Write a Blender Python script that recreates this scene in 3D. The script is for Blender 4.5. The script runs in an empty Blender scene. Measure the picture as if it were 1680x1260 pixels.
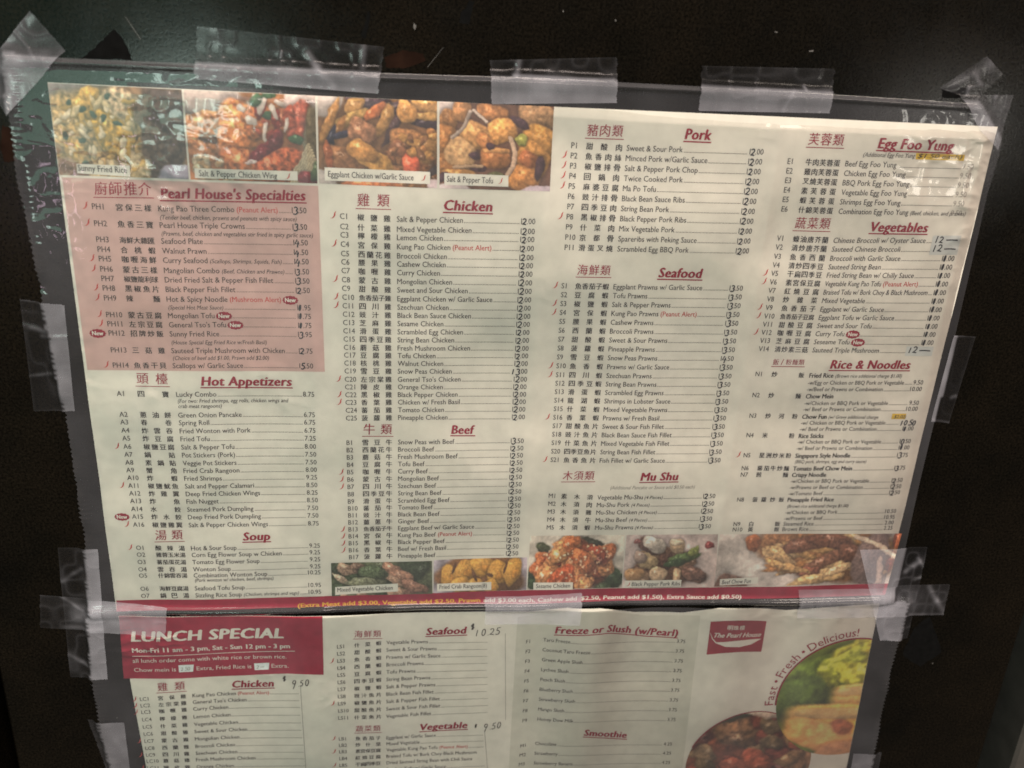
import bpy, math, random
import numpy as np

# ------------------------------------------------------------------ scene, camera, light
SC = bpy.context.scene
COL = SC.collection
SC.render.engine = 'CYCLES'
SC.cycles.transparent_max_bounces = 24
SC.cycles.max_bounces = 8
SC.cycles.sample_clamp_indirect = 3
SC.cycles.sample_clamp_direct = 4
SC.cycles.use_denoising = True; SC.cycles.denoiser = 'OPENIMAGEDENOISE'; SC.cycles.denoising_input_passes = 'RGB_ALBEDO_NORMAL'; SC.cycles.denoising_prefilter = 'ACCURATE'
SC.cycles.filter_width = 1.7
SC.view_settings.view_transform = 'Standard'
SC.view_settings.look = 'None'
SC.view_settings.gamma = 1
SC.view_settings.exposure = -0.34

# camera pose (millimetres in the wall frame: x right, y down, z into the wall; origin = middle of the upper menu)
F_PX, CX, CY = 1262.0, 840.0, 630.0
A, B, G = 3.23573609e-01, -9.51599736e-02, 5.12743744e-02
T = np.array([8.75911566, -0.811560114, 320.472839])
def rot():
    ca, sa, cb, sb, cg, sg = math.cos(A), math.sin(A), math.cos(B), math.sin(B), math.cos(G), math.sin(G)
    Rx = np.array([[1, 0, 0], [0, ca, -sa], [0, sa, ca]])
    Ry = np.array([[cb, 0, sb], [0, 1, 0], [-sb, 0, cb]])
    Rz = np.array([[cg, -sg, 0], [sg, cg, 0], [0, 0, 1]])
    return Rz @ Rx @ Ry
R = rot()
EYE = -R.T @ T
def w3(x, y, n):                      # wall frame (n = height off the door) -> world metres
    return (x / 1000.0, -n / 1000.0, -y / 1000.0)
cam_d = bpy.data.cameras.new('camera'); cam = bpy.data.objects.new('camera', cam_d); COL.objects.link(cam)
from mathutils import Matrix, Vector
def wv(v): return Vector((v[0], v[2], -v[1]))
rt, dn, fw = wv(R[0]), wv(R[1]), wv(R[2])
m = Matrix.Identity(4)
for i in range(3):
    m[i][0], m[i][1], m[i][2] = rt[i], -dn[i], -fw[i]
p = w3(EYE[0], EYE[1], -EYE[2])
for i in range(3): m[i][3] = p[i]
cam.matrix_world = m
cam_d.sensor_fit = 'HORIZONTAL'; cam_d.sensor_width = 34.6; cam_d.lens = 34.6 * F_PX / 1680.0
cam_d.clip_start = 0.01; cam_d.clip_end = 50
cam_d.dof.use_dof = True; cam_d.dof.focus_distance = 0.325; cam_d.dof.aperture_fstop = 9.0
SC.camera = cam

world = bpy.data.worlds.new("World"); SC.world = world; world.use_nodes = True
# ambient gradient: dark at street level, brighter overhead, shaped to darken door reflections
wn = world.node_tree; bg = wn.nodes['Background']
wtc = wn.nodes.new('ShaderNodeTexCoord'); wsp = wn.nodes.new('ShaderNodeSeparateXYZ'); wrp = wn.nodes.new('ShaderNodeValToRGB')
wn.links.new(wtc.outputs['Generated'], wsp.inputs[0]); wn.links.new(wsp.outputs['Z'], wrp.inputs['Fac'])
wrp.color_ramp.elements[0].position = .18; wrp.color_ramp.elements[0].color = (.14, .125, .105, 1)
wrp.color_ramp.elements[1].position = .75; wrp.color_ramp.elements[1].color = (1.0, .86, .78, 1)
wn.links.new(wrp.outputs['Color'], bg.inputs[0]); bg.inputs[1].default_value = 1.0

def area(name, pos, target, sx, sy, watts, colour):
    d = bpy.data.lights.new(name, 'AREA'); d.shape = 'RECTANGLE'; d.size = sx / 1000; d.size_y = sy / 1000
    d.energy = watts; d.color = colour
    o = bpy.data.objects.new(name, d); COL.objects.link(o)
    a, b = Vector(w3(*pos)), Vector(w3(*target))
    o.location = a; o.rotation_euler = (b - a).to_track_quat('-Z', 'Y').to_euler()
    return o
area('street_light', (60, -1950, 2450), (0, 40, 0), 1000, 600, 112.0, (1.0, 0.83, 0.735))
area('fill_light', (1500, -1700, 2000), (0, 100, 0), 700, 500, 34.0, (1.0, 0.86, 0.72))  # added fill from the upper right, not a real window
def mirrored(px, py, k):               # lamp position whose reflection lies near a point of the door
    d = R.T @ np.array([(px - CX) / F_PX, (py - CY) / F_PX, 1.0]); t = -EYE[2] / d[2]; q = EYE + t * d
    return (q[0] + d[0] * t * k, q[1] + d[1] * t * k, -EYE[2] * k)
area('green_sign_light', mirrored(95, 45, 2.05), (-120, -100, 0), 400, 230, 0.31, (0.40, 1.0, 0.70))
for bx, by in ((330, 150), (345, 235), (250, 205)):
    area('glint_lamp', mirrored(bx, by, 2.05), (-120, -80, 0), 52, 52, 0.62, (0.80, 1.0, 0.90))  # one glare split into three added lamps to spread glints on film
area('right_glint_light', mirrored(1545, 215, 2.6), (150, -80, 0), 60, 80, 0.8, (1.0, 0.95, 0.85))  # added lamp, aimed to glint on the film's top right corner
area('pink_glint_light', mirrored(72, 330, 2.2), (-150, 0, 0), 14, 70, 0.05, (1.0, 0.72, 0.90))  # added lamp, aimed for pink glints on the left film margin

# ------------------------------------------------------------------ helpers
rng = np.random.default_rng(7)
def noise2(seed):
    r = np.random.default_rng(seed); tab = r.random((64, 64))
    def f(x, y):
        x = np.asarray(x, float); y = np.asarray(y, float)
        xi = np.floor(x).astype(int); yi = np.floor(y).astype(int); fx = x - xi; fy = y - yi
        fx = fx * fx * fx * (fx * (fx * 6 - 15) + 10); fy = fy * fy * fy * (fy * (fy * 6 - 15) + 10)
        a = tab[yi % 64, xi % 64]; b = tab[yi % 64, (xi + 1) % 64]
        c = tab[(yi + 1) % 64, xi % 64]; d = tab[(yi + 1) % 64, (xi + 1) % 64]
        return (a + (b - a) * fx) * (1 - fy) + (c + (d - c) * fx) * fy
    return f
def fbm(f, x, y, o=3):
    s = 0; a = 1; t = 0
    for k in range(o):
        s = s + a * f(x * 2 ** k + 3.7 * k, y * 2 ** k + 1.3 * k); t += a; a *= .5
    return s / t
nA, nB, nC, nD, nE, nF = [noise2(k) for k in (11, 12, 13, 14, 15, 16)]
HALF_W, HALF_H = 177.8, 107.83

def n_upper(x, y):                    # height of the upper sheet off the door
    n = 1.35 + 2.5 * (fbm(nA, x / 60 + 9, y / 55 + 5, 2) - .5) + 0.25 * (nB(x / 16 + 40, y / 15 + 40) - .5)
    for c in (-88.9, 0, 88.9):
        n = n + 0.30 * np.exp(-np.abs(x - c) / 5.0)
    return n
def gs(x, c, s): return np.exp(-((x - c) / s) ** 2)
def n_lower(x, y):
    fade = np.clip((260 - y) / 150, .25, 1)
    n = 1.0 + fade * (2.6 * gs(x, 32, 17) + 2.6 * gs(x, -88, 26) + 1.6 * gs(x, 100, 22) + .9 * gs(x, 150, 16) + .8 * gs(x, -158, 14))
    n = n + 0.9 * (fbm(nC, x / 45 + 9, y / 60 + 5, 2) - .5)
    return n
def n_zero(x, y): return 0 * x
def ray(px, py):
    d = R.T @ np.array([(px - CX) / F_PX, (py - CY) / F_PX, 1.0]); return d
def P(px, py, nf=n_zero):             # where the photographed point lies on a surface of the scene
    d = ray(px, py); n = 0.0
    for _ in range(6):
        t = (-n - EYE[2]) / d[2]; q = EYE + t * d
        n = float(nf(q[0], q[1]))
    return np.array([q[0], q[1]])

MATS = {}
def mat(name, col, rough=.6, spec=.3, noise=0.0, scale=400, bump=0.0):
    if name in MATS: return MATS[name]
    m = bpy.data.materials.new(name); m.use_nodes = True; nt = m.node_tree; b = nt.nodes['Principled BSDF']
    b.inputs['Base Color'].default_value = (*col, 1); b.inputs['Roughness'].default_value = rough
    b.inputs['Specular IOR Level'].default_value = spec
    tc = nt.nodes.new('ShaderNodeTexCoord'); nz = nt.nodes.new('ShaderNodeTexNoise'); nz.inputs['Scale'].default_value = scale
    nz.inputs['Detail'].default_value = 4
    nt.links.new(tc.outputs['Object'], nz.inputs['Vector'])
    if noise:
        rmp = nt.nodes.new('ShaderNodeValToRGB')
        rmp.color_ramp.elements[0].position = .3; rmp.color_ramp.elements[1].position = .7
        rmp.color_ramp.elements[0].color = (*[c * (1 - noise) for c in col], 1)
        rmp.color_ramp.elements[1].color = (*[min(1, c * (1 + noise)) for c in col], 1)
        nt.links.new(nz.outputs['Fac'], rmp.inputs['Fac']); nt.links.new(rmp.outputs['Color'], b.inputs['Base Color'])
    if bump:
        bp = nt.nodes.new('ShaderNodeBump'); bp.inputs['Strength'].default_value = bump; bp.inputs['Distance'].default_value = .0003
        nt.links.new(nz.outputs['Fac'], bp.inputs['Height']); nt.links.new(bp.outputs['Normal'], b.inputs['Normal'])
    MATS[name] = m; return m
PAPER = mat('cream_paper', (.70, .662, .58), .5, .35, .05, 180, .10)
LPAPER = mat('cream_paper_lower', (.72, .684, .60), .5, .35, .05, 180, .10)  # same paper; base colour lightened to offset the light falling off below
INK = mat('black_ink', (.035, .03, .03), .6, .2, .3, 900)
RED = mat('dark_red_ink', (.30, .022, .042), .55, .25, .2, 900)
REDL = mat('bright_red_ink', (.50, .055, .05), .55, .25, .2, 900)
PINK = mat('pink_tint', (.575, .385, .345), .5, .35, .06, 200, .10)
BAND = mat('crimson_print', (.345, .022, .050), .5, .35, .12, 220)
WHITE = mat('pale_print', (.74, .70, .62), .5, .3, .05, 300)
YEL = mat('yellow_ink', (.62, .36, .05), .5, .3, .1, 600)
PENB = mat('black_pen', (.018, .018, .024), .45, .4, .3, 700)
PENG = mat('brown_pen', (.05, .04, .035), .6, .2, .3, 700)
GREYI = mat('faded_ink', (.30, .27, .24), .6, .2, .2, 700)
HILITE = mat('yellow_marker', (.62, .42, .045), .55, .2, .18, 260)
STICK = mat('correction_paper', (.58, .59, .56), .6, .2, .06, 240)
GTINT = mat('grey_green_tint', (.61, .585, .50), .5, .35, .05, 200, .10)
DOT = mat('leader_ink', (.13, .11, .10), .6, .2, .1, 700)
SMUDGE = mat('dark_smudge', (.004, .004, .004), .9, .05, .3, 300)
SPECK = mat('pale_scuff', (.10, .095, .09), .7, .2, .2, 400)
RUST = mat('brown_smudge', (.012, .0055, .0035), .9, .05, .5, 120)

def vcol_mat():
    m = bpy.data.materials.new('printed_photograph'); m.use_nodes = True; nt = m.node_tree; b = nt.nodes['Principled BSDF']
    a = nt.nodes.new('ShaderNodeVertexColor'); a.layer_name = 'Col'
    nz = nt.nodes.new('ShaderNodeTexNoise'); nz.inputs['Scale'].default_value = 900; nz.inputs['Detail'].default_value = 3
    tc = nt.nodes.new('ShaderNodeTexCoord'); nt.links.new(tc.outputs['Object'], nz.inputs['Vector'])
    mx = nt.nodes.new('ShaderNodeMix'); mx.data_type = 'RGBA'; mx.blend_type = 'SOFT_LIGHT'; mx.inputs[0].default_value = .35
    nt.links.new(a.outputs['Color'], mx.inputs[6]); nt.links.new(nz.outputs['Fac'], mx.inputs[7])
    nt.links.new(mx.outputs[2], b.inputs['Base Color']); b.inputs['Roughness'].default_value = .42
    b.inputs['Specular IOR Level'].default_value = .35
    return m
PHOTO = vcol_mat()

class MB:                             # collects pieces that become ONE mesh object
    def __init__(s): s.v = []; s.f = []; s.m = []; s.n = 0; s.mats = []
    def mi(s, m):
        if m not in s.mats: s.mats.append(m)
        return s.mats.index(m)
    def add(s, verts, faces, m):
        k = s.mi(m); n = s.n
        s.v.append(np.asarray(verts, float)); s.n += len(verts)
        for f in faces: s.f.append(tuple(i + n for i in f)); s.m.append(k)
    def build(s, name, parent=None, smooth=False):
        me = bpy.data.meshes.new(name)
        V = np.concatenate(s.v) if s.v else np.zeros((0, 3))
        W = np.stack([V[:, 0] / 1000, -V[:, 2] / 1000, -V[:, 1] / 1000], 1)
        me.from_pydata(W.tolist(), [], s.f)
        for m in s.mats: me.materials.append(m)
        me.polygons.foreach_set('material_index', s.m)
        if smooth: me.polygons.foreach_set('use_smooth', [True] * len(s.f))
        me.update()
        o = bpy.data.objects.new(name, me); COL.objects.link(o)
        if parent:
            o.parent = parent
            if parent.type == 'EMPTY': o.matrix_parent_inverse = Matrix.Translation(parent.location).inverted()
        return o
def empty(name, x, y, n, label, cat, group=None):
    o = bpy.data.objects.new(name, None); COL.objects.link(o); o.location = w3(x, y, n); o.empty_display_size = .02
    o['label'] = label; o['category'] = cat
    if group: o['group'] = group
    return o
def tag(o, label, cat, group=None):
    o['label'] = label; o['category'] = cat
    if group: o['group'] = group
    return o

def gridmesh(mb, U, V, N, m):         # U, V, N arrays (rows, cols)
    r, c = U.shape
    verts = np.stack([U.ravel(), V.ravel(), N.ravel()], 1)
    idx = np.arange(r * c).reshape(r, c)
    f = np.stack([idx[:-1, :-1].ravel(), idx[1:, :-1].ravel(), idx[1:, 1:].ravel(), idx[:-1, 1:].ravel()], 1)
    mb.add(verts, f.tolist(), m)
def interp_line(pts, s):              # pts (k,2) polyline by x-parameter, s array 0..1 by length
    pts = np.asarray(pts, float); d = np.r_[0, np.cumsum(np.hypot(*np.diff(pts, axis=0).T))]; d /= d[-1]
    return np.stack([np.interp(s, d, pts[:, 0]), np.interp(s, d, pts[:, 1])], -1)
def patch(top, bottom, nx, ny):       # ruled patch between two polylines
    s = np.linspace(0, 1, nx); t = np.linspace(0, 1, ny)[:, None, None]
    a, b = interp_line(top, s)[None], interp_line(bottom, s)[None]
    q = a * (1 - t) + b * t
    return q[..., 0], q[..., 1]
def pxs(pts, nf): return [P(x, y, nf) for x, y in pts]
def sheet_piece(mb, top_px, bot_px, nf, off, m, step=1.5):
    top, bot = pxs(top_px, nf), pxs(bot_px, nf)
    L = max(np.linalg.norm(top[-1] - top[0]), np.linalg.norm(bot[-1] - bot[0])); H = np.linalg.norm(bot[0] - top[0])
    U, V = patch(top, bot, max(2, int(L / step) + 1), max(2, int(H / step) + 1))
    gridmesh(mb, U, V, nf(U, V) + off, m)
    return U, V

# ------------------------------------------------------------------ lettering: every string is turned into a mesh once
STYLE = {'r': (.013, 0.0), 'i': (.010, 0.22), 'b': (.034, 0.0), 'bi': (.03, 0.18), 'h': (.050, 0.14), 'hu': (.05, 0.0), 'c': (.024, 0.0), 'ch': (.016, 0.05), 's': (.03, .3)}
GLY = {}
def want(items):
    new = [k for k in dict.fromkeys(items) if k not in GLY]
    obs = []
    for s, st in new:
        cu = bpy.data.curves.new('lettering', 'FONT'); cu.body = s; off, sh = STYLE[st]
        cu.shear = sh; cu.resolution_u = 2; cu.fill_mode = 'FRONT' if hasattr(cu, 'fill_mode') else cu.fill_mode
        if st in ('h', 'hu'): cu.space_character = 1.06
        o = bpy.data.objects.new('lettering', cu); COL.objects.link(o); obs.append(o)
    dg = bpy.context.evaluated_depsgraph_get(); dg.update()
    for k, o in zip(new, obs):
        me = o.evaluated_get(dg).to_mesh()
        v = np.zeros(len(me.vertices) * 3); me.vertices.foreach_get('co', v); v = v.reshape(-1, 3)[:, :2]
        f = [tuple(p.vertices) for p in me.polygons]; w = STYLE[k[1]][0]
        sh = [(-w, -w * .35), (0, w * .35), (w, -w * .2)] if w > .02 else ([(-w / 2, 0), (w / 2, 0)] if w else [(0, 0)])
        n = len(v); V2 = np.concatenate([v + np.array(d) for d in sh]); F2 = [tuple(i + n * j for i in q) for j in range(len(sh)) for q in f]
        GLY[k] = (V2, F2, np.repeat(np.arange(len(sh)) * .004, n))
        o.evaluated_get(dg).to_mesh_clear()
    for o in obs:
        cu = o.data; bpy.data.objects.remove(o); bpy.data.curves.remove(cu)
want([('H', 'r'), ('x', 'r')])
CAP = GLY[('H', 'r')][0][:, 1].max()
XS = 0.90                             # the printed face is narrower than the built-in one

class Line:                           # a baseline on a sheet through photographed points
    def __init__(s, pts, nf):
        q = sorted([tuple(P(x, y, nf)) for x, y in pts]); s.u = np.array([a[0] for a in q]); s.v = np.array([a[1] for a in q]); s.nf = nf
    def at(s, u):
        u = np.asarray(u, float); v = np.interp(u, s.u, s.v)
        k0 = (s.v[1] - s.v[0]) / (s.u[1] - s.u[0]); k1 = (s.v[-1] - s.v[-2]) / (s.u[-1] - s.u[-2])
        v = np.where(u < s.u[0], s.v[0] + k0 * (u - s.u[0]), v)
        return np.where(u > s.u[-1], s.v[-1] + k1 * (u - s.u[-1]), v)
    def put(s, mb, verts, faces, m, off=.10, dv=0.0, lift=0):   # verts: (u, up-from-baseline)
        u = verts[:, 0]; v = s.at(u) - verts[:, 1] + dv
        mb.add(np.stack([u, v, s.nf(u, v) + off + lift], 1), faces, m)
    def text(s, mb, string, st, u0, cap, m, align='l', fit=None, xs=XS, dv=0.0, off=.10):
        if not string.strip(): return u0, u0
        want([(string, st)]) if (string, st) not in GLY else None
        v, f, lift = GLY[(string, st)]
        k = cap / CAP; kx = k * xs
        x0, x1 = v[:, 0].min(), v[:, 0].max()
        if fit: kx = fit / (x1 - x0)
        w = (x1 - x0) * kx
        o = u0 if align == 'l' else (u0 - w if align == 'r' else u0 - w / 2)
        q = np.stack([o + (v[:, 0] - x0) * kx, v[:, 1] * k], 1)
        s.put(mb, q, f, m, off, dv, lift)
        return o, o + w
    def dots(s, mb, ua, ub, m, pitch=.58, w=.33):
        us = np.arange(ua, ub, pitch)
        for u in us:
            s.put(mb, np.array([[u, 0], [u + w, 0], [u + w, w * .9], [u, w * .9]]), [(0, 1, 2, 3)], m)
    def bar(s, mb, ua, ub, lo, hi, m, off=.10):
        n = max(2, int((ub - ua) / 2) + 1); us = np.linspace(ua, ub, n)
        q = np.concatenate([np.stack([us, np.full(n, lo)], 1), np.stack([us, np.full(n, hi)], 1)])
        s.put(mb, q, [(i, i + 1, n + i + 1, n + i) for i in range(n - 1)], m, off)
CH = np.array([(0, 0), (.5, .12), (1.0, .55), (1.25, 1.15), (1.35, 1.75), (1.75, 2.25), (1.95, 2.2), (1.7, 1.75), (1.7, 1.1), (1.35, .42), (.75, 0.02)])
def chilli(line, mb, u, k=1.0, off=.11):
    q = CH * k * np.array([1, 1]); q[:, 0] += u
    line.put(mb, q, [tuple(range(len(q)))], REDL, off)
def ellipse_face(line, mb, u, up, a, b, m, n=28, wob=0.0, lob=12, off=.11):
    t = np.linspace(0, 2 * np.pi, n, endpoint=False); r = 1 + wob * np.cos(lob * t)
    line.put(mb, np.stack([u + a * r * np.cos(t), up + b * r * np.sin(t)], 1), [tuple(range(n))], m, off)
# pen strokes in a unit box
def arc(cx, cy, rx, ry, a0, a1, n=9):
    t = np.radians(np.linspace(a0, a1, n)); return [(cx + rx * math.cos(k), cy + ry * math.sin(k)) for k in t]
PEN = {
 '0': [arc(.45, .5, .33, .5, 100, 455, 16)],
 '1': [[(.35, 1), (.3, .5), (.25, 0)]],
 '2': [arc(.42, .72, .36, .28, 160, -40, 9) + [(.45, .3), (.05, .04), (.45, .08), (.95, .02)]],
 '3': [arc(.42, .75, .33, .25, 150, -70, 8) + arc(.4, .24, .42, .3, 80, -150, 9)],
 '4': [[(.42, 1), (.05, .35), (.9, .4)], [(.68, .75), (.6, -.2)]],
 '5': [[(.85, 1), (.3, .97), (.22, .58)] + arc(.38, .3, .4, .3, 100, -140, 9)],
 '7': [[(.05, .95), (.85, .95), (.4, 0)]],
 '9': [arc(.42, .72, .32, .27, 20, 380, 12) + [(.72, .6), (.5, .1), (.35, -.3)]],
 '.': [[(.3, .05), (.42, .02)]], '-': [[(0, .45), (1.3, .5)]],
 '$': [arc(.42, .7, .3, .2, 60, 230, 6) + arc(.42, .32, .3, .2, 60, -130, 6), [(.36, 1.1), (.36, -.05)], [(.56, 1.1), (.56, -.05)]],
 'b': [arc(.35, .5, .16, .5, 90, 450, 12), arc(.35, .5, .06, .4, 90, 450, 8), [(.25, 0.1), (.5, .95)]],
}
prng = random.Random(5)
def stroke(line, mb, pts, w, m, off=.13):
    q = np.array(pts, float); d = np.gradient(q, axis=0); d /= np.maximum(np.hypot(d[:, 0], d[:, 1]), 1e-6)[:, None]
    nn = np.stack([-d[:, 1], d[:, 0]], 1) * (w / 2)
    v = np.concatenate([q + nn, q - nn]); n = len(q)
    line.put(mb, v, [(i, i + 1, n + i + 1, n + i) for i in range(n - 1)], m, off)
def pen(line, mb, s, u, h, w, m=None, adv=.72, slant=.12, drop=0.0, wd=.75):
    m = m or PENB
    for ch in s:
        if ch in PEN:
            jx, jy, js = prng.uniform(-.1, .1), prng.uniform(-.12, .12), prng.uniform(.92, 1.1)
            for st in PEN[ch]:
                stroke(line, mb, [(u + jx + (a * h * wd + b * h * slant) * js, b * h * js - drop + jy) for a, b in st], w, m)
        u += h * adv * (.45 if ch == '.' else 1)
    return u

# ------------------------------------------------------------------ menu sections
def section(parent, nf, G2, rows, small=1.0, price_m=None, leader=True, name_style='r', cjk=2.75, cap=2.12):
    """G2: two guide rows (y, code_x, cjk_l, cjk_r, name_x, price_x, code_dy, price_dy)"""
    g0, g1 = [np.array(g, float) for g in G2]
    strings = []
    for r in rows:
        for k, st in (('code', 'r'), ('name', r.get('st', name_style)), ('red', 'r'), ('note', 'i'), ('tail', 'i')):
            if r.get(k): strings.append((r[k], st))
        for c in r.get('cjk', ''): strings.append((c, 'c'))
        pr = r.get('price', '')
        if pr: strings += [(q, 'r') for q in pieces(pr)[0::2] if q]
    want(strings + [('New', 'b')])
    mb = MB(); hand = MB(); badges = []
    for r in rows:
        t = (r['y'] - g0[0]) / (g1[0] - g0[0]); g = g0 + (g1 - g0) * t; y = r['y']
        L = Line([(g[1], y + g[6]), (g[4], y), (g[5], y + g[7])], nf)
        X = lambda x, dy=0: P(x, y + dy, nf)[0]
        if r.get('code'):
            u0, _ = L.text(mb, r['code'], 'r', X(g[1], g[6]), cap * small, INK)
            if r.get('hot'): chilli(L, mb, u0 - 3.7, 1.22)
            if r.get('new') == 'code': badges.append((L, u0 - 4.0))
        cj = r.get('cjk', '')
        if cj:
            ul, ur = X(g[2], g[6] * .6), X(g[3], g[6] * .3); n = len(cj); sz = min(cjk * small, (ur - ul) / n * 1.02)
            for i, c in enumerate(cj):
                uc = ul + sz / 2 + (ur - ul - sz) * (i / (n - 1) if n > 1 else 0)
                v, f, lift = GLY[(c, 'c')]; k = sz / 1.0; xm = (v[:, 0].min() + v[:, 0].max()) / 2
                ym = (v[:, 1].min() + v[:, 1].max()) / 2
                ks = sz / max(np.ptp(v[:, 0]), np.ptp(v[:, 1]), .6) * .96
                L.put(mb, np.stack([uc + (v[:, 0] - xm) * ks, (v[:, 1] - ym) * ks + cap * .48], 1), f, INK, lift=lift)
        u1 = X(g[4])
        if r.get('note'):
            u1 = X(g[4]) + r.get('dx', .4)
            _, u1 = L.text(mb, r['note'], 'i', u1, cap * .78 * small, INK if not r.get('faded') else GREYI, xs=XS * .94)
        if r.get('name'):
            _, u1 = L.text(mb, r['name'], r.get('st', name_style), X(g[4]) + r.get('dx', 0), cap * small * r.get('k', 1), INK, xs=XS * r.get('xs', 1))
        if r.get('red'): _, u1 = L.text(mb, r['red'], 'r', u1 + .9, cap * small * .95, REDL)
        if r.get('tail'): _, u1 = L.text(mb, r['tail'], 'i', u1 + .9, cap * .76 * small, INK if not r.get('faded') else GREYI)
        if r.get('new') == 'name': badges.append((L, u1 + 3.6))
        pr = r.get('price', ''); up = X(g[5], g[7])
        us = up
        if pr:
            pc = pieces(pr); u = up
            for i in range(len(pc) - 1, -1, -1):
                q = pc[i]
                if not q: continue
                if i % 2 == 0: u, _ = L.text(mb, q, 'r', u, cap * small, price_m or INK, 'r'); u -= (.5 if i == len(pc) - 1 and q[0] == '.' else .22)
                else:
                    w = 1.45 * len(q) * small
                    if q == 'b': w = 1.25
                    pen(L, hand, q, u - w + .05, (2.4 if q != 'b' else 2.3) * small, .50 if q != 'b' else .5, drop=.35 if q != 'b' else .05)
                    u -= w
            us = u
        if leader and (pr or r.get('lead')) and r.get('lead', 1): L.dots(mb, u1 + .5, us - .5, DOT)
        if r.get('sticker'):
            S = MB(); a = X(g[5], g[7]); v0 = -1.2; 
            n = 8; us2 = np.linspace(a - 11.5, a + .6, n)
            L.put(S, np.concatenate([np.stack([us2, np.full(n, v0)], 1), np.stack([us2, np.full(n, 3.0)], 1)]), [(i, i + 1, n + i + 1, n + i) for i in range(n - 1)], STICK, .16)
            S.build('price_sticker', parent)
            pen(L, hand, '12', a - 10.5, 2.6, .5, drop=-.1); stroke(L, hand, [(a - 5.6, 1.2), (a - 3, 1.25), (a - .6, 1.1)], .5, PENB, .2)
    o = mb.build('dish_list', parent)
    if hand.n:
        for i, v in enumerate(hand.v): v[:, 2] += .06
        h = hand.build('handwriting', o)
    for L, u in badges:
        b = MB(); ellipse_face(L, b, u, .85, 3.0, 1.75, RED, 60, .05, 12, .16)
        L.text(b, 'New', 'b', u, 1.65, WHITE, 'c', fit=4.2, off=.22, dv=-.15)
        o2 = b.build('new_badge', o)
    return o
def pieces(s):                        # "1[2].00" -> printed, pen, printed ...
    out = ['']
    for ch in s:
        if ch in '[]': out.append('')
        else: out[-1] += ch
    return out
def heading(parent, nf, cj, cspan, text, span, st='h', ck=1.0):
    mb = MB()
    (x0, y0), (x1, y1) = cspan if cspan else ((0, 0), (1, 0))
    if cj:
        want([(c, 'ch') for c in cj]); L = Line(cspan, nf); ul, ur = L.u[0], L.u[-1]; n = len(cj); sz = min(5.1 * ck, (ur - ul) / n * .98)
        for i, c in enumerate(cj):
            v, f, lift = GLY[(c, 'ch')]; uc = ul + sz / 2 + (ur - ul - sz) * (i / (n - 1))
            ks = sz / max(np.ptp(v[:, 0]), np.ptp(v[:, 1])) * .92; xm = (v[:, 0].min() + v[:, 0].max()) / 2; ym = (v[:, 1].min() + v[:, 1].max()) / 2
            L.put(mb, np.stack([uc + (v[:, 0] - xm) * ks, (v[:, 1] - ym) * ks * 1.05 + sz * .52], 1), f, RED, lift=lift)
        L.bar(mb, ul - .4, ur + .4, -.75, -.45, RED)
    L = Line(span, nf); L.text(mb, text, st, L.u[0], 3.75, RED, fit=L.u[-1] - L.u[0])
    L.bar(mb, L.u[0] - .3, L.u[-1] + .2, -1.15, -.65, RED)
    return mb.build('section_heading', parent)
def D(y, code, cjk, name, price='', **k):
    d = dict(y=y, code=code, cjk=cjk, name=name, price=price)
    for q in ('hot',):
        if code.endswith('*'): d['code'] = code[:-1]; d['hot'] = 1
    d.update(k); return d
def N(y, note, **k): return dict(y=y, note=note, **k)

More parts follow.
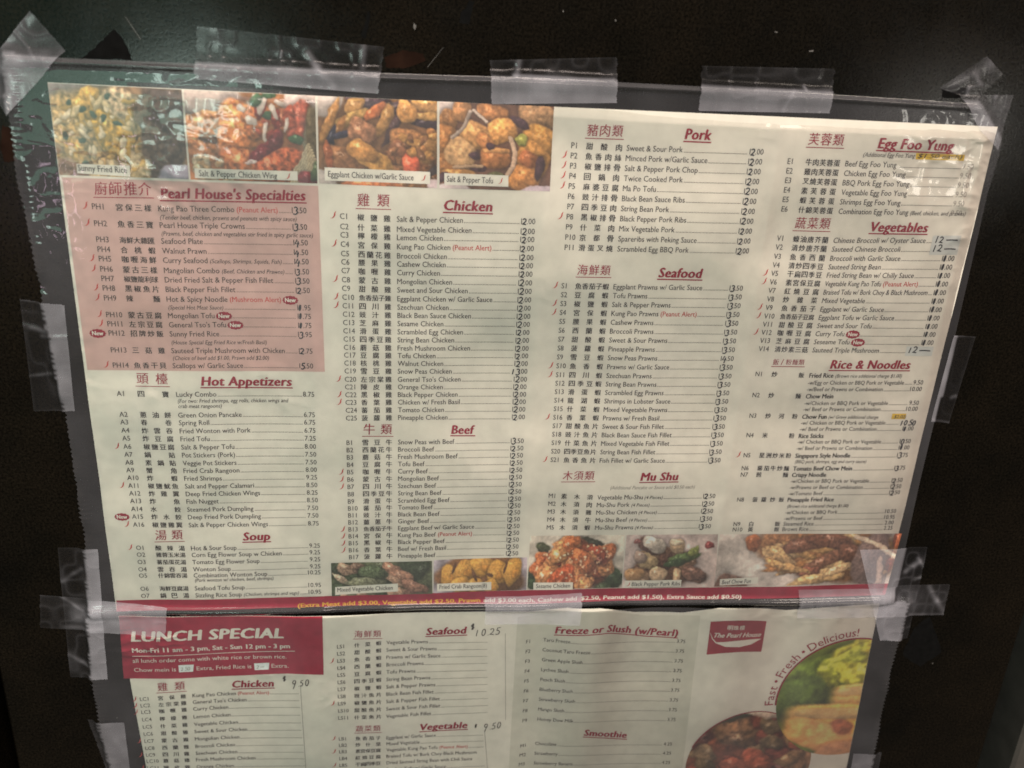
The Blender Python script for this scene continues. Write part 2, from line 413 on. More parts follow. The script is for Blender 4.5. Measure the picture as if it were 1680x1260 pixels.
# ------------------------------------------------------------------ printed food pictures (dot by dot colours)
def lin(c): c = np.asarray(c, float); return np.where(c <= .04045, c / 12.92, ((c + .055) / 1.055) ** 2.4)
class Pic:
    def __init__(s, w, h, bg, seed):
        s.w, s.h = w, h; s.r = np.random.default_rng(seed); s.seed = seed; s.nz = noise2(seed + 50)
        Y, X = np.mgrid[0:h, 0:w]; s.X, s.Y = X / h, Y / h
        f = fbm(s.nz, s.X * 4, s.Y * 4, 4)[..., None]
        s.im = np.ones((h, w, 3)) * np.array(bg) * (0.75 + .5 * f)
    def blob(s, cx, cy, rx, ry, ang, col, p=2.0, wob=.12, gloss=.25, tex=.35, flat=.5):
        R0 = max(rx, ry) * 1.4
        x0, x1 = int(max(0, (cx - R0) * s.h)), int(min(s.w, (cx + R0) * s.h + 1)); y0, y1 = int(max(0, (cy - R0) * s.h)), int(min(s.h, (cy + R0) * s.h + 1))
        if x1 <= x0 or y1 <= y0: return
        X, Y = s.X[y0:y1, x0:x1] - cx, s.Y[y0:y1, x0:x1] - cy
        c, n = math.cos(ang), math.sin(ang); a, b = (X * c + Y * n) / rx, (-X * n + Y * c) / ry
        th = np.arctan2(b, a); ph = s.r.random(3) * 6.28
        r = (np.abs(a) ** p + np.abs(b) ** p) ** (1 / p) * (1 + wob * (np.sin(2 * th + ph[0]) * .5 + np.sin(3 * th + ph[1]) * .5 + np.sin(5 * th + ph[2]) * .3))
        m = np.clip((1.0 - r) / .12, 0, 1)[..., None]
        z = np.sqrt(np.clip(1 - np.clip(r, 0, 1) ** 2, 0, 1))
        wx, wy = a * c - b * n, a * n + b * c
        sh = np.clip(.72 + flat * (.45 * z - .28 * wx - .42 * wy), .3, 1.25)
        tx = 1 + tex * (fbm(s.nz, (X + cx) * 26 + ph[0] * 9, (Y + cy) * 26, 3) - .5) * 2
        C = np.array(col)[None, None] * (sh * tx)[..., None]
        if gloss:
            g = np.clip(1 - ((a + .3) ** 2 + (b + .35) ** 2) / .10, 0, 1) * (fbm(s.nz, (X + cx) * 40, (Y + cy) * 40 + 7, 2) > .48)
            C = C + gloss * g[..., None]
        halo = np.clip((1.18 - r) / .25, 0, 1)[..., None] * .24
        I = s.im[y0:y1, x0:x1]; I = I * (1 - halo * (1 - m)); s.im[y0:y1, x0:x1] = I * (1 - m) + C * m
    def many(s, n, box, size, cols, p=2.0, asp=(1, 1.6), ang=(0, 6.28), **k):
        for i in range(n):
            q = size[0] + (size[1] - size[0]) * s.r.random(); e = asp[0] + (asp[1] - asp[0]) * s.r.random()
            s.blob(box[0] + (box[2] - box[0]) * s.r.random(), box[1] + (box[3] - box[1]) * s.r.random(), q * e, q, ang[0] + (ang[1] - ang[0]) * s.r.random(), cols[s.r.integers(len(cols))], p, **k)
    def strand(s, pts, w, col, n=40):
        q = interp_line(pts, np.linspace(0, 1, n))
        for i in range(n): s.blob(q[i, 0], q[i, 1], w * 1.25, w, 0, col, wob=.05, gloss=0, tex=.15)
    def out(s):
        g = 1 + .06 * (s.r.random((s.h, s.w, 1)) - .5)
        wa = {10: .006, 4: .012, 6: .012}.get(s.seed, .024); ax = wa * (fbm(noise2(s.seed + 70), s.X * 9, s.Y * 9, 3) - .5) * 2; ay = wa * (fbm(noise2(s.seed + 71), s.X * 9, s.Y * 9, 3) - .5) * 2
        ii = np.clip(((s.Y + ay) * s.h).round().astype(int), 0, s.h - 1); jj = np.clip(((s.X + ax) * s.h).round().astype(int), 0, s.w - 1)
        s.im = s.im[ii, jj] * (1 + .20 * (fbm(noise2(s.seed + 72), s.X * 22, s.Y * 22, 3) - .5)[..., None]) * (1 + .18 * (fbm(noise2(s.seed + 73), s.X * 5, s.Y * 5, 2) - .5)[..., None])
        B = s.im.copy()
        for _ in range(1): B = (2 * B + np.roll(B, 1, 0) + np.roll(B, -1, 0) + np.roll(B, 1, 1) + np.roll(B, -1, 1)) / 6
        B[0], B[-1], B[:, 0], B[:, -1] = s.im[0], s.im[-1], s.im[:, 0], s.im[:, -1]
        L_ = B.mean(2, keepdims=True); s.im = .05 + .94 * (L_ + (1.12 if s.seed == 10 else .80) * (B - L_))
        return np.clip(lin(np.clip(s.im * g, 0.02, .97)) * (np.array([1.5, 1.38, 1.2]) if s.seed == 10 else np.array([1.2, 1.10, 1.02])), 0, .8)
def O(*c): return tuple(x / 255 for x in c)
def pic_rice():
    q = Pic(230, 160, O(150, 118, 84), 1)
    q.blob(.05, .05, .5, .45, 0, O(196, 172, 172), wob=.02, gloss=0, tex=.1, flat=.15)
    q.blob(.68, .55, .78, .5, .55, O(196, 160, 100), wob=.1, gloss=0, tex=.6, flat=.25)
    q.many(46, (.05, .35, 1.0, 1.0), (.07, .14), [O(222, 196, 150), O(206, 164, 90), O(216, 186, 128), O(196, 158, 96)], asp=(1, 1.8), tex=.5, flat=.3, gloss=.12)
    q.blob(.62, .5, .34, .2, .7, O(206, 158, 50), tex=.6, flat=.3, wob=.3); q.blob(.35, .2, .2, .14, -.6, O(214, 166, 70), tex=.5, flat=.3, wob=.3); q.blob(.8, .2, .3, .16, .5, O(202, 176, 140), tex=.6, flat=.3)
    q.many(60, (.05, .15, 1.0, .95), (.02, .035), [O(232, 214, 180), O(224, 200, 150), O(214, 170, 80)], asp=(1.5, 2.6), tex=.2, flat=.3, gloss=.1)
    for c in [(.2, .2), (.33, .26), (.3, .6), (.55, .35), (.44, .3), (.3, .85), (.7, .4), (.62, .12), (.12, .55)]: q.blob(c[0], c[1], .045, .03, c[0] * 9, O(54, 66, 52), gloss=.1, tex=.2)
    q.many(14, (1.05, .0, 1.45, 1.0), (.12, .22), [O(104, 80, 64), O(120, 94, 78), O(92, 72, 62)], gloss=.05, tex=.4, flat=.25)
    q.blob(1.40, 1.0, .34, .2, 0, O(150, 146, 168), gloss=0, tex=.1); q.blob(.05, 1.0, .3, .2, 0, O(140, 112, 92), gloss=0)
    return q
def pic_wing():
    q = Pic(230, 160, O(170, 104, 58), 2)
    q.blob(.1, .05, .6, .24, 0, O(206, 188, 182), gloss=0, tex=.1); q.blob(1.3, .05, .25, .2, 0, O(204, 186, 182), gloss=0, tex=.1)
    q.blob(.22, .34, .34, .13, -.15, O(212, 132, 66), tex=.5); q.blob(.2, .62, .36, .22, .2, O(190, 116, 60), tex=.5); q.blob(.3, .52, .2, .05, 0, O(110, 76, 56), gloss=0)
    q.blob(.56, .44, .24, .42, .25, O(222, 128, 56), tex=.55, wob=.15); q.blob(.8, .3, .16, .2, .5, O(206, 112, 54), tex=.5); q.blob(.62, .8, .3, .2, .1, O(200, 110, 54), tex=.5)
    q.blob(1.0, .8, .34, .2, -.4, O(192, 90, 48), tex=.6); q.blob(1.24, .3, .13, .3, .2, O(168, 74, 52), tex=.5); q.blob(1.08, .3, .1, .16, .2, O(176, 96, 60), tex=.5)
    q.many(12, (.78, .05, 1.3, .5), (.03, .06), [O(150, 46, 34), O(170, 70, 44)], asp=(1.3, 2.6), ang=(.8, 2.2))
    for c in [(.72, .3, .07, .055, .1), (.84, .12, .035, .12, .3), (.97, .2, .03, .1, -.5), (1.03, .1, .06, .03, .4), (.86, .42, .025, .12, .1), (1.1, .34, .022, .08, .1), (.62, .18, .05, .04, .3), (.78, .04, .06, .03, .2)]: q.blob(*c, O(228, 216, 208), p=3, tex=.1, flat=.3)
    for c in [(.78, .08, .06, .09, .3), (.9, .24, .05, .05, .2), (.92, .02, .09, .04, 0), (1.22, .5, .09, .06, .4)]: q.blob(*c, O(56, 92, 58), tex=.3)
    q.blob(.86, .62, .26, .075, -.62, O(120, 26, 32), gloss=.35, wob=.1); q.blob(.98, .5, .12, .06, -.7, O(110, 34, 38)); q.blob(.68, .77, .07, .03, -.3, O(226, 206, 206), gloss=0)
    q.many(22, (.05, .74, .5, 1.0), (.03, .06), [O(218, 190, 148), O(200, 158, 106), O(226, 206, 170)], tex=.4, flat=.3)
    q.blob(1.38, .55, .09, .5, 0, O(96, 84, 60), gloss=0)
    for k in range(8): q.strand([(1.12 + .03 * k, 1.02), (1.2 + .03 * k, .8), (1.36 + .01 * k, .55 + .03 * k)], .013, O(196, 180, 144))
    q.blob(1.32, .95, .12, .09, .5, O(124, 32, 38)); q.blob(1.42, .85, .06, .14, .1, O(64, 84, 50))
    return q
def pic_eggplant():
    q = Pic(220, 160, O(130, 88, 54), 3)
    q.blob(.02, .02, .32, .22, 0, O(206, 194, 190), gloss=0, tex=.1); q.blob(.0, 1.0, .22, .2, 0, O(184, 176, 174), gloss=0, tex=.1)
    q.many(16, (.1, .6, 1.35, .95), (.08, .14), [O(150, 98, 54), O(166, 112, 60), O(136, 84, 48)], asp=(1.1, 1.8), tex=.5, flat=.4)
    for c in [(.6, .05, .3, .08, .1, O(70, 52, 62)), (.95, .08, .3, .06, -.4, O(76, 54, 60)), (1.25, .25, .22, .06, .1, O(64, 48, 58)), (.42, .12, .1, .14, .3, O(190, 140, 74)), (.36, .24, .24, .075, -.45, O(206, 160, 84)), (.13, .28, .07, .26, .35, O(184, 130, 68)), (.2, .4, .06, .22, .5, O(168, 112, 58)),
              (.76, .24, .07, .22, .45, O(190, 138, 70)), (.86, .32, .055, .24, .5, O(84, 58, 60)), (.66, .14, .15, .06, -.6, O(212, 116, 58)), (1.26, .06, .22, .07, .2, O(200, 148, 80)), (1.24, .17, .2, .05, 0, O(206, 156, 84)), (1.02, .14, .13, .13, .3, O(212, 152, 78)),
              (.14, .5, .05, .2, .25, O(44, 42, 62)), (.26, .42, .1, .04, -.4, O(60, 56, 84)), (.3, .72, .26, .16, .3, O(150, 98, 56)), (1.05, .45, .26, .13, .1, O(178, 120, 66)), (.95, .55, .14, .1, .2, O(150, 94, 60)), (1.25, .55, .14, .18, .3, O(166, 118, 62)), (.5, .38, .18, .16, .2, O(184, 124, 84)),
              (.66, .72, .28, .12, .55, O(206, 150, 68)), (.5, .6, .2, .12, .3, O(198, 138, 64)), (1.06, .76, .11, .18, 0.05, O(214, 92, 56)), (1.3, .82, .18, .05, -.6, O(60, 50, 52)), (.12, .68, .05, .2, -.2, O(176, 92, 50))]:
        q.blob(*c[:5], c[5], p=2.3, wob=.12, tex=.35, gloss=.28)
    q.many(16, (.85, .36, 1.35, .68), (.03, .055), [O(204, 146, 72), O(176, 116, 60), O(140, 92, 56)], asp=(1, 2))
    q.blob(.6, .98, .4, .05, 0, O(214, 118, 62)); q.blob(1.38, 1.0, .15, .1, 0, O(182, 168, 176), gloss=0, tex=.1)
    return q
def pic_tofu():
    q = Pic(215, 160, O(112, 76, 60), 4)
    q.blob(.0, .02, .28, .24, 0, O(208, 194, 192), gloss=0, tex=.1)
    for c in [(.1, .2, .12, .12, .3, O(176, 120, 66)), (.26, .1, .11, .13, .1, O(188, 132, 76)), (.62, .1, .2, .09, .1, O(192, 128, 70)), (1.15, .12, .24, .15, .1, O(184, 140, 94)), (.05, .45, .14, .2, .2, O(184, 122, 62)), (.1, .72, .16, .14, .1, O(176, 116, 58)), (1.2, .42, .26, .2, .4, O(204, 146, 66)), (1.12, .62, .22, .18, .6, O(196, 138, 62)),
              (.42, .36, .19, .15, .5, O(214, 156, 88)), (.74, .3, .18, .15, -.3, O(222, 158, 80)), (.54, .44, .12, .08, .7, O(190, 124, 66)), (.25, .58, .2, .17, .5, O(206, 162, 108)), (.66, .62, .19, .13, .05, O(184, 118, 62)), (.68, .53, .18, .03, .02, O(212, 152, 86)), (.24, .84, .22, .08, .1, O(200, 142, 72)), (1.02, .86, .2, .18, .35, O(206, 138, 66)), (1.06, .62, .13, .1, .5, O(176, 104, 56))]:
        q.blob(*c[:5], c[5], p=3.4, wob=.06, tex=.35, gloss=.15)
    for c in [(.42, .6, .07, .05, .3), (.6, .48, .06, .04, .3), (1.2, .72, .06, .16, .2), (.95, .2, .14, .05, .5), (.05, .86, .1, .05, -.4), (.47, .75, .1, .04, 0)]: q.blob(*c, O(76, 52, 62), gloss=.05, tex=.3)
    q.strand([(.84, .38), (.9, .55), (.87, .72), (.76, .9)], .026, O(196, 166, 140)); q.strand([(.15, .4), (.28, .28), (.36, .1)], .02, O(206, 186, 172)); q.strand([(.18, .74), (.5, .72)], .022, O(196, 160, 124)); q.strand([(.4, .08), (.55, .2)], .018, O(214, 196, 182))
    q.blob(.97, .4, .085, .07, .1, O(176, 178, 76), gloss=.3); q.blob(.66, .83, .1, .055, 0, O(112, 114, 68)); q.blob(1.2, 1.02, .26, .1, 0, O(182, 168, 184), gloss=0, tex=.1); q.blob(.15, 1.02, .26, .1, 0, O(190, 178, 184), gloss=0, tex=.1)
    return q
def pic_veg():
    q = Pic(220, 75, O(96, 104, 74), 5)
    q.many(16, (.0, .0, 2.9, 1.0), (.25, .45), [O(82, 104, 70), O(106, 120, 84), O(66, 84, 58), O(120, 128, 98)], asp=(1, 2.2), flat=.4)
    for c in [(1.75, .2, .3, .18, .3, O(184, 134, 108)), (2.05, .5, .5, .22, .5, O(178, 130, 104)), (2.4, .75, .4, .18, .4, O(168, 120, 98)), (1.8, .55, .3, .12, .6, O(196, 156, 128)), (.45, .2, .35, .16, .3, O(178, 146, 122)), (.75, .12, .25, .12, 0, O(150, 118, 98)), (.3, .5, .3, .1, .5, O(196, 174, 150)), (1.2, .3, .45, .2, .1, O(96, 116, 80)), (.9, .6, .5, .16, .1, O(142, 148, 118)), (2.1, .9, .3, .1, .1, O(150, 106, 88))]: q.blob(*c[:5], c[5], tex=.45, wob=.2)
    q.many(6, (.1, .9, 2.8, 1.0), (.1, .16), [O(176, 140, 116)])
    return q
def pic_crab():
    q = Pic(215, 75, O(176, 168, 184), 6)
    q.blob(1.45, .5, 1.4, .7, 0, O(150, 100, 56), gloss=0, tex=.2)
    for c in [(.5, .5, .42, .3, .9), (.95, .35, .42, .34, -.5), (1.5, .22, .4, .36, .3), (1.95, .45, .45, .36, -.9), (2.4, .4, .3, .5, .2), (1.25, .8, .35, .26, .2), (1.75, .85, .3, .24, .1), (.75, .75, .35, .24, -.3)]:
        q.blob(*c, O(216, 160, 62), p=1.5, wob=.14, tex=.22, gloss=.1); q.blob(c[0] + .1, c[1] + .08, c[2] * .4, c[3] * .4, c[4] + .4, O(202, 140, 48), tex=.2, gloss=0, p=1.4)
    for c in [(.62, .25, .04, .2, .3), (1.24, .5, .05, .2, -.4), (1.72, .5, .12, .05, .4), (2.2, .25, .04, .25, .3)]: q.blob(*c, O(112, 74, 44), gloss=0, tex=.3)
    return q
def pic_sesame():
    q = Pic(210, 118, O(200, 194, 184), 7)
    for c in [(.2, .85, .3, .22, .4, O(58, 86, 52)), (.45, .95, .25, .12, .2, O(84, 110, 68)), (.1, .7, .15, .1, .4, O(46, 66, 44)), (1.55, .85, .25, .25, .6, O(56, 80, 50)), (1.4, .98, .2, .1, 0, O(80, 104, 66)), (1.2, .16, .25, .1, .3, O(60, 64, 44)), (.25, .22, .14, .1, .3, O(80, 88, 58))]: q.blob(*c[:5], c[5], tex=.4)
    q.blob(.9, .6, .68, .45, 0, O(150, 70, 40), wob=.2, tex=.5)
    q.many(20, (.2, .32, 1.5, .7), (.13, .2), [O(204, 114, 62), O(186, 88, 46), O(212, 142, 84), O(168, 72, 42)], asp=(1, 1.5), tex=.55, gloss=.45, wob=.22)
    q.many(15, (.5, .12, 1.15, 1.0), (.12, .19), [O(208, 116, 62), O(196, 92, 50), O(218, 150, 90)], asp=(1, 1.4), tex=.55, gloss=.45, wob=.22)
    q.many(50, (.2, .15, 1.5, .95), (.014, .024), [O(240, 214, 176), O(232, 190, 146)], gloss=0)
    return q
def pic_ribs():
    q = Pic(210, 118, O(196, 180, 178), 8)
    q.blob(.8, .6, .62, .4, .1, O(120, 82, 60), wob=.15, gloss=0)
    q.many(12, (.2, .35, 1.4, .9), (.12, .18), [O(150, 110, 82), O(130, 90, 68), O(170, 130, 96), O(112, 74, 60)], asp=(1, 1.5), tex=.45, wob=.2)
    for c in [(.45, .2, .24, .14, .5, O(118, 80, 66)), (.55, .18, .24, .14, .4, O(218, 206, 194)), (1.0, .22, .16, .15, 0, O(206, 174, 136)), (.98, .14, .13, .06, 0, O(226, 204, 176)), (.45, .5, .2, .15, .3, O(196, 168, 124)), (.22, .75, .19, .13, -.2, O(186, 142, 94)), (.66, .74, .18, .14, .2, O(210, 180, 146)), (.3, .42, .14, .1, .5, O(176, 150, 136)), (1.02, .8, .07, .2, .1, O(214, 178, 140))]: q.blob(*c[:5], c[5], p=2.6, tex=.3)
    q.blob(1.14, .44, .34, .1, -.25, O(92, 118, 62)); q.blob(1.32, .32, .14, .08, -.5, O(156, 168, 84)); q.blob(.98, .53, .22, .07, -.1, O(62, 88, 52))
    q.blob(1.62, .2, .1, .07, 0, O(150, 62, 62)); q.blob(.22, .12, .07, .05, 0, O(166, 92, 88)); q.blob(1.35, .75, .26, .16, .4, O(124, 86, 70), tex=.5)
    return q
def pic_fun():
    q = Pic(300, 90, O(200, 192, 188), 9)
    q.blob(2.1, .35, 1.45, .6, .18, O(168, 116, 70), wob=.08, gloss=0, tex=.4)
    q.many(26, (.8, .0, 2.9, .85), (.06, .1), [O(206, 160, 96), O(190, 138, 74), O(222, 186, 130), O(176, 120, 62)], asp=(3, 6), ang=(-.5, .9), gloss=.3)
    for c in [(1.6, .2, .5, .16, -.2, O(134, 86, 62)), (2.1, .15, .5, .15, .3, O(128, 80, 58)), (2.05, .5, .55, .14, -.4, O(140, 92, 66)), (2.5, .4, .3, .2, .2, O(118, 74, 54)), (1.75, .75, .2, .14, -.3, O(150, 90, 66)), (1.15, .4, .4, .1, .5, O(216, 176, 118)), (1.3, .62, .45, .08, .3, O(208, 164, 100)), (2.0, .85, .5, .09, -.1, O(222, 184, 124)), (2.3, .68, .3, .09, -.4, O(226, 190, 140))]: q.blob(*c[:5], c[5], tex=.45, wob=.18, gloss=.3)
    q.blob(.62, .16, .14, .18, 0, O(176, 100, 56)); q.blob(3.28, .1, .1, .2, 0, O(150, 76, 50)); q.blob(3.25, .55, .08, .2, 0, O(140, 66, 46))
    q.blob(.3, 1.02, .35, .28, .35, O(120, 84, 70), gloss=0)
    q.blob(2.85, .5, .35, .6, 0, O(134, 112, 108), gloss=0, tex=.3); q.strand([(2.5, .05), (2.9, .2), (3.3, .45)], .05, O(226, 206, 184)); q.strand([(3.05, .5), (3.12, .95)], .05, O(222, 192, 174))
    return q
def pic_roll():
    q = Pic(190, 190, O(110, 126, 58), 10)
    q.blob(.3, .4, .4, .3, 0, O(104, 124, 54), gloss=0, tex=.4)
    for c in [(.6, .14, .3, .16, .2), (.85, .2, .2, .16, .4), (.4, .22, .2, .12, -.5), (.62, .3, .25, .1, .1), (.75, .08, .2, .08, .1), (.9, .34, .2, .08, .2)]: q.blob(*c, O(170 + 50 * c[0], 196 + 20 * c[1], 90), tex=.55, gloss=.15, wob=.3, flat=.35)
    q.blob(.16, .5, .2, .24, .3, O(88, 108, 52), gloss=0, tex=.3)
    q.blob(.98, .47, .62, .12, -.03, O(250, 206, 138), p=7, wob=0, tex=.14, gloss=0, flat=.35); q.blob(.98, .42, .6, .04, -.03, O(252, 224, 172), p=4, wob=0, tex=.1, gloss=0, flat=.1)
    q.blob(.80, .72, .76, .18, .03, O(252, 202, 124), p=7, wob=0, tex=.14, gloss=0, flat=.35); q.blob(.78, .63, .7, .05, .03, O(252, 220, 162), p=4, wob=0, tex=.1, gloss=0, flat=.1)
    q.blob(.95, .9, .5, .16, .25, O(248, 186, 96), p=4, wob=.02, tex=.16, gloss=0, flat=.3); q.blob(.45, .86, .4, .13, .4, O(240, 186, 128), p=3, wob=.04, tex=.16, gloss=0, flat=.3)
    q.blob(.52, .74, .1, .06, .5, O(186, 118, 78), gloss=0, tex=.2, flat=.2); q.blob(.62, .98, .3, .1, 0, O(206, 160, 124), gloss=0, tex=.15, flat=.2)
    return q
def pic_kungpao():
    q = Pic(190, 190, O(140, 76, 54), 11)
    q.many(34, (.0, .0, 1.0, 1.0), (.09, .15), [O(176, 92, 54), O(150, 70, 48), O(192, 116, 70), O(124, 58, 46), O(150, 108, 70)], asp=(1, 2.0), tex=.6, gloss=.3, wob=.35)
    q.many(8, (.1, .05, .9, .6), (.06, .1), [O(150, 112, 72), O(160, 128, 88), O(120, 96, 64)], asp=(1, 2), tex=.5, wob=.3); q.many(7, (.3, .2, 1.0, 1.0), (.07, .11), [O(190, 92, 60), O(202, 128, 76)], tex=.4)
    q.blob(.3, .02, .3, .06, -.2, O(90, 92, 66), gloss=0); q.blob(.6, .02, .2, .05, .1, O(214, 190, 170), gloss=0)
    return q
def put_pic(q, corners_px, nf, off, parent, uvmask=None):
    tl, tr, br, bl = corners_px
    U, V = patch(pxs([tl, tr], nf), pxs([bl, br], nf), q.w, q.h)
    mb = MB(); gridmesh(mb, U, V, nf(U, V) + off, PHOTO)
    return pic_object(mb, q.out(), 'food_photo', parent)
def pic_object(mb, col, name, parent):
    o = mb.build(name, parent)
    a = o.data.color_attributes.new('Col', 'FLOAT_COLOR', 'POINT')
    c = np.concatenate([col.reshape(-1, 3), np.ones((col.size // 3, 1))], 1)
    a.data.foreach_set('color', c.ravel().astype(np.float32)); return o
def caption(photo, sheet, nf, quad, text, span, hot=None):
    mb = MB(); tl, tr, br, bl = quad
    sheet_piece(mb, [tl, tr], [bl, br], nf, .17, WHITE)
    L = Line(span, nf); L.text(mb, text, 'r', L.u[0], 2.15, INK, fit=L.u[-1] - L.u[0], off=.23)
    if hot: L.put(mb, CH * .95 + np.array([P(*hot, nf)[0] - .8, 0]), [tuple(range(len(CH)))], REDL, .24)
    o = mb.build('caption', photo); return o

# ================================================================== the door
U_R = P(1652, 1110)[0]; U_L = P(12, 1180)[0]
door = empty('door', 0, 0, 0, 'dark scuffed door that both taped up menus hang on', 'door')
def door_mat():
    m = bpy.data.materials.new('dark_door_paint'); m.use_nodes = True; nt = m.node_tree; b = nt.nodes['Principled BSDF']
    tc = nt.nodes.new('ShaderNodeTexCoord')
    def nz(scale, det, rough=.6):
        n = nt.nodes.new('ShaderNodeTexNoise'); n.inputs['Scale'].default_value = scale; n.inputs['Detail'].default_value = det; n.inputs['Roughness'].default_value = rough
        nt.links.new(tc.outputs['Object'], n.inputs['Vector']); return n
    def ramp(src, p0, c0, p1, c1):
        r = nt.nodes.new('ShaderNodeValToRGB'); e = r.color_ramp.elements; e[0].position = p0; e[1].position = p1; e[0].color = c0; e[1].color = c1
        nt.links.new(src, r.inputs['Fac']); return r
    big, mid, fine = nz(14, 7, .7), nz(70, 6, .7), nz(1000, 3, .7)
    base = ramp(big.outputs['Fac'], .35, (.0026, .0025, .0021, 1), .7, (.0080, .0062, .0042, 1))
    g = ramp(fine.outputs['Fac'], .35, (.3, .3, .3, 1), .75, (2.0, 1.9, 1.75, 1))
    mx = nt.nodes.new('ShaderNodeMix'); mx.data_type = 'RGBA'; mx.blend_type = 'MULTIPLY'; mx.inputs[0].default_value = 1
    nt.links.new(base.outputs['Color'], mx.inputs[6]); nt.links.new(g.outputs['Color'], mx.inputs[7])
    vo = nt.nodes.new('ShaderNodeTexVoronoi'); vo.inputs['Scale'].default_value = 60; nt.links.new(tc.outputs['Object'], vo.inputs['Vector'])
    sp = ramp(vo.outputs['Distance'], .0, (1, 1, 1, 1), .035, (0, 0, 0, 1))
    sel = ramp(vo.outputs['Color'], .80, (0, 0, 0, 1), .86, (1, 1, 1, 1))
    mm = nt.nodes.new('ShaderNodeMath'); mm.operation = 'MULTIPLY'; nt.links.new(sp.outputs['Color'], mm.inputs[0]); nt.links.new(sel.outputs['Color'], mm.inputs[1])
    m2 = nt.nodes.new('ShaderNodeMix'); m2.data_type = 'RGBA'; nt.links.new(mm.outputs[0], m2.inputs[0]); nt.links.new(mx.outputs[2], m2.inputs[6]); m2.inputs[7].default_value = (.12, .115, .105, 1)
    nt.links.new(m2.outputs[2], b.inputs['Base Color'])
    rr = ramp(mid.outputs['Fac'], .3, (.15, .15, .15, 1), .75, (.25, .25, .25, 1)); nt.links.new(rr.outputs['Color'], b.inputs['Roughness'])
    b.inputs['Specular IOR Level'].default_value = .10
    bp = nt.nodes.new('ShaderNodeBump'); bp.inputs['Strength'].default_value = .12; bp.inputs['Distance'].default_value = .0003
    nt.links.new(fine.outputs['Fac'], bp.inputs['Height']); nt.links.new(bp.outputs['Normal'], b.inputs['Normal'])
    return m
DOORM = door_mat()
def box(mb, x0, x1, y0, y1, n0, n1, m, ch=1.5):
    # box with chamfered front edges
    v = [(x0, y0, n0), (x1, y0, n0), (x1, y1, n0), (x0, y1, n0), (x0, y0, n1 - ch), (x1, y0, n1 - ch), (x1, y1, n1 - ch), (x0, y1, n1 - ch),
         (x0 + ch, y0 + ch, n1), (x1 - ch, y0 + ch, n1), (x1 - ch, y1 - ch, n1), (x0 + ch, y1 - ch, n1)]
    f = [(3, 2, 1, 0), (0, 1, 5, 4), (1, 2, 6, 5), (2, 3, 7, 6), (3, 0, 4, 7), (4, 5, 9, 8), (5, 6, 10, 9), (6, 7, 11, 10), (7, 4, 8, 11), (8, 9, 10, 11)]
    mb.add(v, f, m)
mb = MB(); box(mb, U_L, U_R, -700, 900, -40, 0, DOORM); mb.build('panel', door)
FRAME = mat('grey_frame_paint', (.05, .047, .042), .5, .4, .15, 120, .1)
BACK = mat('dark_recess', (.006, .006, .009), .8, .1, .3, 60)
mb = MB(); box(mb, U_R + 13, U_R + 90, -700, 900, -40, 6, FRAME); mb.build('frame', door)
mb = MB(); box(mb, U_L - 110, U_L - 7, -700, 900, -40, 4, DOORM); mb.build('frame', door)
mb = MB(); box(mb, U_L - 110, U_R + 90, -700, 900, -60, -41, BACK); mb.build('backing', door)
def decal(pts_px, m, name='smudge', off=.05):
    q = np.array(pxs(pts_px, n_zero)); c = q.mean(0); k = len(q)
    # roughen the outline
    out = []
    for i in range(k):
        a, b = q[i], q[(i + 1) % k]
        for t in np.linspace(0, 1, 6, endpoint=False):
            z = a + (b - a) * t; out.append(z + (z - c) * .12 * (prng.random() - .5))
    out = np.array(out); n = len(out)
    mb = MB(); mb.add(np.concatenate([np.c_[out, np.full(n, off)], [[c[0], c[1], off]]]), [(i, (i + 1) % n, n) for i in range(n)], m)
    return mb.build(name, door)
decal([(187, 48), (204, 68), (218, 100), (190, 97), (132, 97), (160, 74)], SMUDGE)
decal([(603, 18), (608, 24), (606, 36), (603, 50), (600, 63), (594, 62), (592, 56), (597, 46), (600, 34)], SMUDGE)
decal([(770, 0), (778, 2), (773, 24), (770, 40), (754, 38), (756, 20), (764, 14)], SMUDGE)
decal([(1545, 145), (1572, 138), (1592, 150), (1570, 162), (1546, 160)], SMUDGE)
decal([(1525, 1010), (1545, 1070), (1510, 1092), (1480, 1075), (1500, 1030)], SMUDGE)
decal([(630, 95), (660, 82), (695, 88), (700, 100), (665, 112), (634, 112)], RUST)
decal([(4, 205), (22, 215), (26, 262), (8, 268), (0, 240)], RUST)
for a in [[(679, 38), (683, 42), (681, 50), (678, 45)], [(923, 17), (925, 17), (925, 20), (923, 20)], [(1009, 32), (1011, 32), (1011, 35), (1009, 35)], [(1271, 51), (1276, 52), (1275, 54), (1271, 53)],
          [(727, 78), (728, 77.5), (702, 110), (701, 110)], [(1327, 83), (1335, 82), (1334, 85), (1327, 85)], [(205, 27), (206, 27), (231, 64), (230.5, 65)]]:
    decal(a, SPECK, 'scuff', .06)

# ================================================================== upper menu
upper = empty('menu_sheet', 0, HALF_H, .9, 'large full menu sheet with pink box and food photos, in the upper bag', 'menu')
NU = n_upper
mb = MB(); sheet_piece(mb, [(78, 135), (298, 146), (520, 157), (908, 175), (1270, 191), (1637, 208)], [(191, 1003), (500, 996), (700, 991), (1050, 985), (1300, 981), (1452, 976)], NU, 0, PAPER, 1.0)
mb.build('paper', upper, True)
mb = MB(); sheet_piece(mb, [(102, 291), (314, 298), (522, 305)], [(143.4, 607), (340, 609), (533, 610)], NU, .05, PINK, 1.0); mb.build('tinted_panel', upper, True)
mb = MB(); sheet_piece(mb, [(191, 985), (500, 979), (700, 973), (866, 968), (1050, 965), (1300, 962), (1457, 957)], [(191, 1003), (500, 996), (700, 991), (1050, 985), (1300, 981), (1452, 976)], NU, .05, BAND, 1.0); mb.build('colour_band', upper, True)
